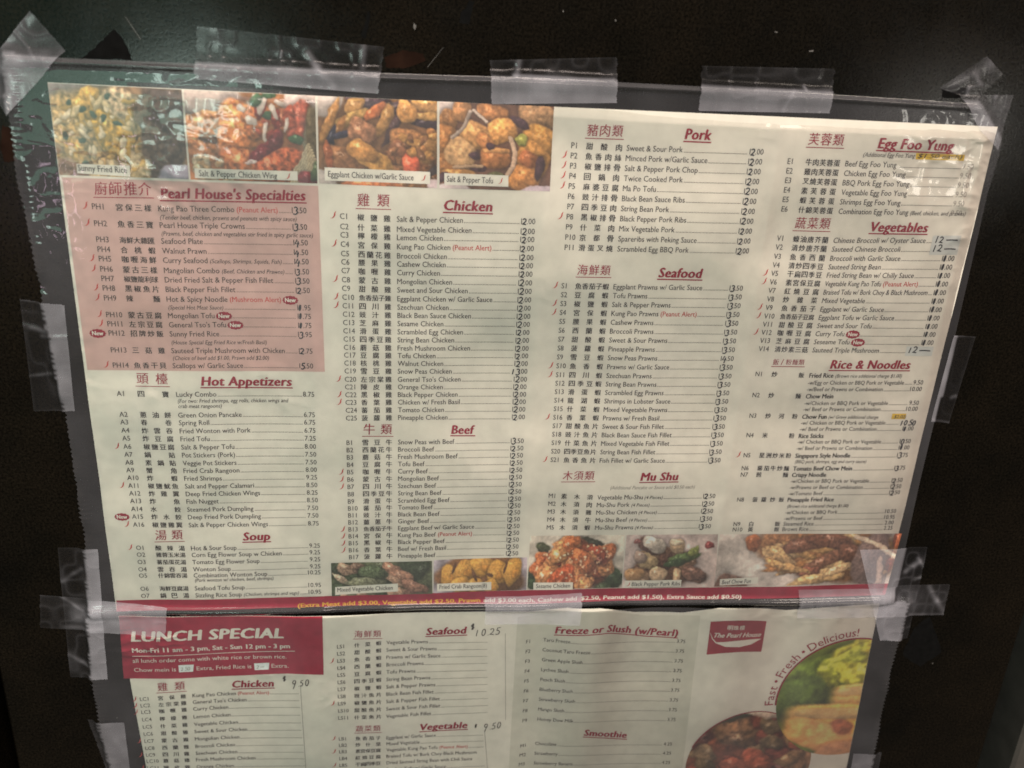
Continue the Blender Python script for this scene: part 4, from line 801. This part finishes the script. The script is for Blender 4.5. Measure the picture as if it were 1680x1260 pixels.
# logo
mb = MB(); sheet_piece(mb, [(1166, 1020), (1190, 1018.5), (1215, 1018), (1240, 1018), (1257.6, 1019)], [(1159, 1074), (1185, 1071.5), (1215, 1069.5), (1249, 1069)], NL, .06, mat('logo_red', (.34, .035, .05), .5, .3, .1, 300), .8)
L = Line([(1193, 1033), (1228, 1032.5)], NL); want([(c, 'c') for c in '明珠樓'])
for i, c in enumerate('明珠樓'):
    v, f, lift = GLY[(c, 'c')]; ks = 2.7 / np.ptp(v[:, 0]); L.put(mb, np.stack([L.u[0] + 3.0 * i + (v[:, 0] - v[:, 0].min()) * ks, v[:, 1] * ks], 1), f, WHITE, .13, lift=lift)
L = Line([(1171, 1045.5), (1248, 1044)], NL); L.text(mb, 'The Pearl House', 's', L.u[0], 2.5, WHITE, fit=L.u[-1] - L.u[0], off=.13)
up = [(1165.5, 1038), (1169, 1047), (1175, 1053.5), (1190, 1053), (1215, 1050.5), (1235, 1048.5), (1249, 1047.5)]; dw = [(1165, 1038), (1168, 1048), (1174, 1055), (1190, 1061), (1213, 1061.5), (1232, 1057), (1250, 1047)]
a, b = np.array(pxs(up, NL)), np.array(pxs(dw, NL)); k = len(a); v = np.concatenate([a, b]); mb.add(np.c_[v, NL(v[:, 0], v[:, 1]) + .13], [(i, i + 1, k + i + 1, k + i) for i in range(k - 1)], WHITE)
mb.build('logo', lower)
# round pictures
def circ3(a, b, c):
    M = 2 * np.array([b - a, c - a]); r = np.array([b @ b - a @ a, c @ c - a @ a]); o = np.linalg.solve(M, r); return o, np.linalg.norm(a - o)
def right_edge(v): return TR[0] + (BR0[0] - TR[0]) * (v - TR[1]) / (BR0[1] - TR[1]) - .2
def round_pic(q, c, r, off, name='round_photo', rim=None):
    h, w = q.im.shape[:2]; nr, nt = 56, 200
    rr = np.linspace(0, 1, nr)[:, None] * r; th = np.linspace(0, 2 * np.pi, nt)[None]
    U = c[0] + rr * np.cos(th); V = c[1] + rr * np.sin(th)
    fx = (U - c[0]) / (2 * r) + .5; fy = (V - c[1]) / (2 * r) + .5
    col = q.out()[np.clip((fy * (h - 1)).round().astype(int), 0, h - 1), np.clip((fx * (w - 1)).round().astype(int), 0, w - 1)]
    U = np.minimum(U, right_edge(V))
    mb = MB(); gridmesh(mb, U, V, NL(U, V) + off, PHOTO); o = pic_object(mb, col, name, lower)
    if rim:
        mb = MB(); t = np.radians(np.linspace(rim[0], rim[1], 90)); v = []
        for k in (r - .1, r + rim[2]): v.append(np.stack([c[0] + k * np.cos(t), c[1] + k * np.sin(t)], 1))
        v = np.concatenate(v); v[:, 0] = np.minimum(v[:, 0], right_edge(v[:, 1])); mb.add(np.c_[v, NL(v[:, 0], v[:, 1]) + off + .06], [(i, i + 1, 91 + i, 90 + i) for i in range(89)], rim[3]); k = mb.build('rim', o)
    return o
c2, r2 = circ3(P(1237, 1168, NL), P(1126, 1250, NL), P(1310, 1190, NL)); round_pic(pic_kungpao(), c2, r2, .08, rim=(200, 300, .45, RED))
c1, r1 = circ3(P(1273, 1166, NL), P(1342, 1067, NL), P(1355, 1238, NL)); round_pic(pic_roll(), c1, r1, .16, rim=(175, 300, .8, RED))
mb = MB(); txt = 'Fast • Fresh • Delicious!'; rt = r1 + 1.6; STYLE['a'] = (.0, 0); want([(c, 'a') for c in txt if c != ' ']); want([('Fast', 'a')])
p0, p1 = P(1257, 1157, NL), P(1412, 1034, NL)
a0, a1 = math.atan2(p0[1] - c1[1], p0[0] - c1[0]), math.atan2(p1[1] - c1[1], p1[0] - c1[0])
a0, a1 = [x + (2 * math.pi if x < 0 else 0) for x in (a0, a1)]
adv = {c: (np.ptp(GLY[(c, 'a')][0][:, 0]) + .09 if c != ' ' else .22) for c in txt}; tot = sum(adv[c] for c in txt); arcmm = (a1 - a0) * rt; k = arcmm / tot
pos = 0
for c in txt:
    if c != ' ':
        v, f, lift = GLY[(c, 'a')]; x = (v[:, 0] - v[:, 0].min()) * k + pos; ang = a0 + x / rt; rr = rt + v[:, 1] * k
        q = np.stack([c1[0] + rr * np.cos(ang), c1[1] + rr * np.sin(ang)], 1); mb.add(np.c_[q, NL(q[:, 0], q[:, 1]) + .12 + lift], f, RED)
    pos += adv[c] * k
mb.build('slogan', lower)

# ================================================================== clear plastic
def film_mat(name, tint, haze, rough, fres=1.0, use_attr=False, bump=.25, bscale=160):
    m = bpy.data.materials.new(name); m.use_nodes = True; nt = m.node_tree; nt.nodes.clear(); N_ = nt.nodes.new; Lk = nt.links.new
    out = N_('ShaderNodeOutputMaterial'); tr = N_('ShaderNodeBsdfTransparent'); tr.inputs[0].default_value = (*tint, 1)
    gl = N_('ShaderNodeBsdfGlossy'); gl.inputs['Roughness'].default_value = rough; df = N_('ShaderNodeBsdfDiffuse'); df.inputs[0].default_value = (.76, .75, .84, 1)
    tc = N_('ShaderNodeTexCoord'); nz = N_('ShaderNodeTexNoise'); nz.inputs['Scale'].default_value = bscale; nz.inputs['Detail'].default_value = 5
    Lk(tc.outputs['Object'], nz.inputs['Vector'])
    bp = N_('ShaderNodeBump'); bp.inputs['Strength'].default_value = bump; bp.inputs['Distance'].default_value = .001
    Lk(nz.outputs['Fac'], bp.inputs['Height']); Lk(bp.outputs['Normal'], gl.inputs['Normal'])
    fr = N_('ShaderNodeFresnel'); fr.inputs[0].default_value = 1.5; Lk(bp.outputs['Normal'], fr.inputs['Normal'])
    mu = N_('ShaderNodeMath'); mu.operation = 'MULTIPLY'; mu.use_clamp = True; Lk(fr.outputs[0], mu.inputs[0]); mu.inputs[1].default_value = fres
    m1 = N_('ShaderNodeMixShader'); m2 = N_('ShaderNodeMixShader')
    if use_attr:
        at = N_('ShaderNodeAttribute'); at.attribute_name = 'haze'
        n2 = N_('ShaderNodeTexNoise'); n2.inputs['Scale'].default_value = 70; n2.inputs['Detail'].default_value = 4; Lk(tc.outputs['Object'], n2.inputs['Vector'])
        mr = N_('ShaderNodeMapRange'); mr.inputs[1].default_value = .25; mr.inputs[2].default_value = .75; mr.inputs[3].default_value = .75; mr.inputs[4].default_value = 1.25; Lk(n2.outputs['Fac'], mr.inputs[0])
        mm = N_('ShaderNodeMath'); mm.operation = 'MULTIPLY'; mm.use_clamp = True; Lk(at.outputs['Fac'], mm.inputs[0]); Lk(mr.outputs[0], mm.inputs[1]); Lk(mm.outputs[0], m1.inputs[0])
    else:
        mr = N_('ShaderNodeMapRange'); mr.inputs[1].default_value = .3; mr.inputs[2].default_value = .7; mr.inputs[3].default_value = haze * .6; mr.inputs[4].default_value = haze * 1.4
        n2 = N_('ShaderNodeTexNoise'); n2.inputs['Scale'].default_value = 30; n2.inputs['Detail'].default_value = 6; Lk(tc.outputs['Object'], n2.inputs['Vector']); Lk(n2.outputs['Fac'], mr.inputs[0]); Lk(mr.outputs[0], m1.inputs[0])
    Lk(tr.outputs[0], m1.inputs[1]); Lk(df.outputs[0], m1.inputs[2])
    Lk(mu.outputs[0], m2.inputs[0]); Lk(m1.outputs[0], m2.inputs[1]); Lk(gl.outputs[0], m2.inputs[2]); Lk(m2.outputs[0], out.inputs[0])
    return m
FILM = film_mat('clear_bag_film', (.99, .99, .99), .036, .05, 2.0, bump=.0)
TAPE = film_mat('clear_tape_film', (.985, .985, .985), .1, .2, .25, True, .03, 120)

def ridged(f, x, y): return 1 - np.abs(2 * f(x, y) - 1)
def bag_wrinkle(x, y, spots):
    w = .10 * (fbm(nD, x / 14 + 30, y / 17 + 30, 3) - .5)
    k = 0
    for (cx, cy, sx, sy, a) in spots: k = k + a * np.exp(-((x - cx) / sx) ** 2 - ((y - cy) / sy) ** 2)
    wx, wy = x + 4 * nE(x / 9 + 20, y / 9 + 20), y + 4 * nF(x / 9 + 20, y / 9 + 20)
    r = .42 * ridged(nE, wx / 10 + 20, wy / 14 + 20) ** 2 + .42 * (nF(wx / 3.2 + 20, wy / 4.4 + 20) - .5) + .30 * ridged(nD, wx / 6 + 9, wy / 4 + 31) ** 3
    return w + k * .72 * r
def spot(px, py, sx, sy, a):
    q = P(px, py); return (q[0], q[1], sx, sy, a)
def zig(y, amp, pitch=2.1):
    t = (y / pitch) % 1.0; return amp * (np.where(t < .7, t / .7, (1 - t) / .3) - .5) * (.6 + .8 * nA(y / 3.3 + 7, 0 * y + 3))
def bag(name, label, left_px, right_px, nf, lift, spots, nx, ny, zl, zr, y_extra=None):
    Lf, Rt = [np.array(pxs(q, n_zero)) for q in (left_px, right_px)]
    if y_extra is not None:
        for a in (Lf, Rt):
            d = (a[-1] - a[-2]) / (a[-1][1] - a[-2][1]); a[-1] = a[-1] + d * (y_extra - a[-1][1])
    t = np.linspace(0, 1, ny); t = t - .6 * np.sin(2 * np.pi * t) / (2 * np.pi)
    l, r = interp_line(Lf, t), interp_line(Rt, t)
    if zl: l[:, 0] += zig(l[:, 1], zl)
    if zr: r[:, 0] -= zig(r[:, 1] + .7, zr)
    s = np.linspace(0, 1, nx)[None, :]
    U = l[:, 0:1] * (1 - s) + r[:, 0:1] * s; V = l[:, 1:2] * (1 - s) + r[:, 1:2] * s
    on = np.clip((HALF_W + 3 - np.abs(U)) / 10, 0, 1); on = on * on * (3 - 2 * on)
    Nn = nf(U, V) * on + (1 - on) * .9 + lift + bag_wrinkle(U, V, spots)
    dl = (U - l[:, 0:1]); dr = (r[:, 0:1] - U)
    if zl: Nn = Nn + 1.1 * np.exp(-(dl / 2.5)) * nB(V / 9 + 3, 0 * V + 5)
    if zr: Nn = Nn + 1.1 * np.exp(-(dr / 2.5)) * nB(V / 9 + 13, 0 * V + 15)
    return U, V, np.maximum(Nn, .25)
spots_u = [spot(265, 185, 15, 20, 1.0), spot(330, 130, 24, 9, .9), spot(355, 235, 16, 14, .8), spot(90, 200, 7, 30, .45), spot(85, 380, 8, 22, .6), spot(200, 290, 22, 8, .55), spot(1545, 200, 17, 17, .6), spot(1500, 330, 14, 22, .22), spot(1585, 320, 5, 30, .7), spot(360, 640, 26, 12, .16), spot(495, 968, 14, 5, .35), spot(390, 720, 14, 10, .14), spot(230, 650, 12, 8, .2), spot(650, 420, 120, 60, .04), spot(60, 300, 6, 40, .5), spot(130, 560, 7, 40, .35), spot(150, 800, 6, 40, .35), spot(165, 930, 6, 20, .4), spot(430, 605, 12, 5, .3), spot(480, 660, 5, 4, .4), spot(300, 330, 16, 6, .4), spot(890, 470, 5, 6, .3), spot(1385, 580, 12, 8, .25), spot(1440, 500, 8, 20, .25), spot(740, 300, 8, 5, .2), spot(250, 645, 4, 4, .5), spot(1250, 230, 4, 10, .25), spot(1180, 400, 8, 8, .12)]
U, V, Nn = bag('upper', '', [(17, 100), (18, 190), (33, 300), (50.5, 378), (68, 467), (109, 673), (124, 770), (142, 887), (150, 985), (156, 1006)],
               [(1600, 170), (1642, 235), (1617, 320), (1566, 545), (1507, 790), (1483, 900), (1460, 985), (1456, 990)], n_upper, .35, spots_u, 470, 400, 1.1, 0)
# straighten the top edge through the photographed rim and roll both rims
tq = np.array(pxs([(17, 90), (100, 95), (330, 105), (620, 120), (880, 128), (1150, 142), (1365, 155), (1600, 170)], n_zero))
bq = np.array(pxs([(156, 1008), (500, 1003), (700, 996), (900, 993), (1100, 990), (1300, 988), (1456, 983)], n_zero))
ty, by = np.interp(U[0], tq[:, 0], tq[:, 1]), np.interp(U[-1], bq[:, 0], bq[:, 1])
s = (V - V[0:1]) / (V[-1:] - V[0:1]); V = ty[None] * (1 - s) + by[None] * s
dt, db = V - ty[None], by[None] - V
Nn = bag_wrinkle(U, V, spots_u) + .35
on = np.clip((HALF_W + 2 - np.abs(U)) / 8, 0, 1) * np.clip((V + HALF_H + 1) / 4, 0, 1)
Nn = np.maximum(Nn + n_upper(U, V) * on + (1 - on) * .55, .2)
Nn = np.maximum(Nn, on * (n_upper(U, V) + .26))
Nn = Nn + 1.1 * np.exp(-((dt - 1.7) / 1.0) ** 2) + 1.75 * np.exp(-((db - 1.9) / 1.6) ** 2)
Nn[:, :6] += (np.array([1.0, .7, .5, .3, .15, .05])[None] * (nB(V[:, :6] / 7, 0 * V[:, :6]) * 1.2))
UB = (U, V, Nn)
mb = MB(); gridmesh(mb, U, V, Nn, FILM); b1 = mb.build('plastic_bag', None, True)
tag(b1, 'upper clear plastic bag with crinkled corner and serrated left edge, round the large menu', 'plastic bag', 'clear bags holding the menus')
spots_l = [spot(200, 1060, 20, 10, .5), spot(250, 1050, 18, 6, .6), spot(420, 1100, 40, 8, .25), spot(545, 1150, 6, 10, .5), spot(1300, 1015, 40, 6, .3), spot(1450, 1100, 5, 30, .3), spot(160, 1180, 6, 30, .4)]
l_px = [(150, 1012), (155, 1120), (167, 1190), (187, 1260)]; r_px = [(1480, 1005), (1470, 1050), (1450.5, 1132), (1431, 1229)]
U, V, Nn = bag('lower', '', l_px, r_px, n_lower, .4, spots_l, 420, 420, 1.3, 1.3, 330.0)
tq = np.array(pxs([(150, 1009), (500, 1006), (700, 1000), (900, 996), (1100, 993), (1300, 991), (1490, 985)], n_zero)); ty = np.interp(U[0], tq[:, 0], tq[:, 1])
s = (V - V[0:1]) / (V[-1:] - V[0:1]); V = ty[None] * (1 - s) + V[-1:] * s
Nn = np.maximum(Nn, .3)
LBAG = (U, V, Nn)
mb = MB(); gridmesh(mb, U, V, Nn, FILM); b2 = mb.build('plastic_bag', None, True)
tag(b2, 'lower clear plastic bag with both edges serrated, round the lunch menu', 'plastic bag', 'clear bags holding the menus')

# tape lies over whatever is below it: sample both bags on a map of heights
def height_map():
    x0, y0, st = -230.0, -175.0, 1.0; nx, ny = 470, 520; Hm = np.full((ny, nx), .02); On = np.zeros((ny, nx))
    for (U, V, Nn) in (UB, LBAG):
        i, j = ((V - y0) / st).round().astype(int).ravel(), ((U - x0) / st).round().astype(int).ravel(); ok = (i >= 0) & (i < ny) & (j >= 0) & (j < nx)
        np.maximum.at(Hm, (i[ok], j[ok]), Nn.ravel()[ok]); np.maximum.at(On, (i[ok], j[ok]), 1.0)
    K = Hm.copy()                     # tape bridges over hollows: local maximum, then smoothing
    for dy in (-1, 0, 1):
        for dx in (-1, 0, 1): K = np.maximum(K, np.roll(np.roll(Hm, dy, 0), dx, 1))
    for _ in range(2): K = (K + np.roll(K, 1, 0) + np.roll(K, -1, 0) + np.roll(K, 1, 1) + np.roll(K, -1, 1)) / 5
    K = np.maximum(K, Hm)
    def smp(M, U, V):
        a, b = np.clip((V - y0) / st, 0, ny - 1.01), np.clip((U - x0) / st, 0, nx - 1.01); i, j = a.astype(int), b.astype(int); fa, fb = a - i, b - j
        return (M[i, j] * (1 - fb) + M[i, j + 1] * fb) * (1 - fa) + (M[i + 1, j] * (1 - fb) + M[i + 1, j + 1] * fb) * fa
    return (lambda U, V: smp(K, U, V)), (lambda U, V: smp(On, U, V))
HM, ONB = height_map()
TG = 'strips of clear tape holding the bags'
tno = [0]
def tape(quad, label, free=.10, stuck=.012, wrinkles=(), serr=None, crease=0.0):
    """quad px: tl, tr, br, bl on the door plane; milky where it bridges film, clearer where it wets the door"""
    tno[0] += 1; k = tno[0]
    c = np.array(pxs(quad, n_zero)); w = max(np.linalg.norm(c[1] - c[0]), np.linalg.norm(c[2] - c[3])); h = max(np.linalg.norm(c[3] - c[0]), np.linalg.norm(c[2] - c[1]))
    nx, ny = int(w / .45) + 8, int(h / .45) + 8
    s, t = np.linspace(0, 1, nx)[None, :, None], np.linspace(0, 1, ny)[:, None, None]
    Q = (c[0] * (1 - s) + c[1] * s) * (1 - t) + (c[3] * (1 - s) + c[2] * s) * t
    U, V = Q[..., 0].copy(), Q[..., 1].copy(); S, Tt = s[..., 0] + 0 * t[..., 0], t[..., 0] + 0 * s[..., 0]
    if serr:                          # torn ends
        for e in serr:
            z = (.22 * (((np.arange(ny) * .9) % 2) - .5) + .5 * (nA(np.arange(ny) * .31 + k, 0 * np.arange(ny)) - .5))
            zz = (.22 * (((np.arange(nx) * .9) % 2) - .5))
            if e == 'l': U[:, 0] += z
            if e == 'r': U[:, -1] += z
            if e == 't': V[0] += zz
            if e == 'b': V[-1] += zz
    base = HM(U, V) + .08 + .012 * k; on = ONB(U, V)
    base = base + .06 * fbm(nF, U / 12 + 30 + k, V / 12 + 30, 2) + crease * ridged(nE, U / 5 + 3 * k, V / 7 + 9) ** 4 * .7
    hz = stuck + (free - stuck) * np.clip(on, 0, 1)
    hz = hz * (.8 + .4 * fbm(nD, U / 6 + 5 * k, V / 8, 2)) + .05 * np.maximum(0, crease) * ridged(nE, U / 5 + 3 * k, V / 7 + 9) ** 4
    for (a, b, wd, ad) in wrinkles:   # line of trapped air, in px
        A0, B0 = P(*a), P(*b); d = B0 - A0; L2 = d @ d; tt = np.clip(((U - A0[0]) * d[0] + (V - A0[1]) * d[1]) / L2, 0, 1)
        dist = np.hypot(U - A0[0] - tt * d[0], V - A0[1] - tt * d[1]); g = np.exp(-(dist / wd) ** 2); hz = hz + .62 * ad * g * (.3 + .8 * nB(U / 3, V / 3)); base = base + .25 * g
    edge = np.minimum(np.minimum(S, 1 - S) * w, np.minimum(Tt, 1 - Tt) * h); hz = hz + .012 * np.exp(-edge / .35)
    mb = MB(); gridmesh(mb, U, V, base, TAPE); o = mb.build('clear_tape', None, True)
    a = o.data.attributes.new('haze', 'FLOAT', 'POINT'); a.data.foreach_set('value', np.clip(hz, 0, .6).ravel().astype(np.float32))
    return tag(o, label, 'tape', TG)
tape([(50, 18), (109, 84), (16, 190), (-35, 128)], 'slanting strip of tape over the top left corner of the upper bag', .13, .022, [((0, 105), (100, 95), 3, .10), ((20, 45), (60, 95), .5, .12), ((15, 60), (0, 170), 8, .08), ((50, 20), (2, 70), 2, .10)], 'tb', .5)
tape([(323, 43), (630, 77), (620, 154), (322, 130)], 'widest strip of tape on the top edge, above the chicken wing photo', .155, .006, [((505, 88), (522, 112), 1.2, .25), ((597, 76), (595, 112), 1.0, .2), ((522, 112), (545, 142), 1.5, .18), ((462, 85), (461, 94), .4, .2)], 'lr', .3)
tape([(804, 99), (1012, 94), (1010, 169), (806, 171)], 'strip of tape on the top edge, over the photo of browned tofu cubes', .165, .006, [((852, 97), (846, 126), 1.0, .2), ((880, 150), (925, 140), 3, .1), ((930, 132), (1005, 132), .8, .15)], 'lr', .3)
tape([(1152, 108), (1369, 113), (1358, 186), (1144, 182)], 'strip of tape on the top edge, right of and above the pork heading', .155, .006, [((1300, 150), (1283, 182), .8, .12), ((1318, 142), (1320, 148), .6, .2), ((1240, 148), (1365, 150), .8, .1)], 'lr', .3)
tape([(1572, 155), (1662, 156), (1634, 246), (1604, 214)], 'wrinkled tape over the top right corner of the upper bag', .17, .03, [((1640, 132), (1632, 160), .8, .25)], 'b', .4)
tape([(1540, 145), (1618, 92), (1645, 122), (1600, 164)], 'crumpled translucent tape end stuck to the door past the top right corner', .02, .004, [((1555, 140), (1600, 120), 2.2, .12), ((1596, 122), (1610, 141), 1.0, .14), ((1620, 105), (1628, 104), 2.5, .14), ((1584, 158), (1588, 144), .8, .14), ((1588, 143), (1606, 141), .7, .12)], None, .3)
tape([(33, 490), (108, 499), (125, 672), (56, 674)], 'long upright tape on the left edge, beside the pink box', .13, .007, [((38, 533), (76, 543), 1.0, .12), ((70, 551), (112, 552), .8, .06), ((48, 617), (85, 612), .6, .08), ((35, 491), (72, 496), .6, .08)], 'tb', .2)
tape([(95, 898), (163, 898), (179, 1110), (116, 1110)], 'upright tape on the left edge, across the gap between both bags', .17, .007, [((103, 953), (135, 932), .9, .12), ((115, 1073), (145, 1090), 1.0, .12), ((165, 930), (175, 1010), 6, .05)], 'b', .4)
tape([(66, 975), (277, 992), (273, 1040), (66, 1029)], 'level strip of tape reaching onto the red lunch box heading', .17, .007, [((102, 978), (136, 1000), .8, .14), ((130, 1007), (200, 1004), 4, .14), ((107, 1028), (170, 1030), 1.2, .12)], 'lr', .4)
tape([(144, 1180), (206, 1181), (216, 1262), (190, 1300)], 'tape at the lowest left edge, beside the lunch chicken dishes', .10, .02, [((190, 1185), (200, 1255), 5, .06)], 'l', .2)
tape([(795, 974), (953, 968), (949, 1018), (795, 1022)], 'short tape joining both bags over the middle of the red band', .2, .03, [((800, 1000), (945, 996), 4, .06)], 'lr', .2)
tape([(1562, 549), (1600, 552), (1556, 694), (1524, 690)], 'slim upright tape on the right edge, beside the rice and noodles heading', .19, .006, [((1560, 550), (1600, 551), .5, .10), ((1560, 652), (1566, 650), .8, .2), ((1520, 686), (1556, 693), .5, .06)], None, .1)
tape([(1306, 962), (1558, 958), (1546, 1008), (1304, 1009)], 'long level tape over the right end of the red band', .13, .012, [((1400, 992), (1490, 985), 7, .08), ((1524, 962), (1535, 985), 1.2, .16), ((1535, 985), (1548, 1003), 1.4, .16), ((1490, 1007), (1548, 1007), .7, .1)], 'lr', .45)
tape([(1406, 897), (1521, 897), (1488, 1046), (1440, 1046)], 'upright crinkled tape on the right edge, beside the noodle photo', .15, .007, [((1485, 937), (1508, 920), 1.4, .16), ((1500, 950), (1518, 942), .8, .14), ((1505, 915), (1515, 930), .8, .12), ((1445, 960), (1450, 1040), 8, .08)], 'b', .5)
tape([(1398, 1232), (1446, 1233), (1438, 1275), (1390, 1275)], 'tape at the lowest right edge, beside the spring roll picture', .10, .02, [], 't', .2)
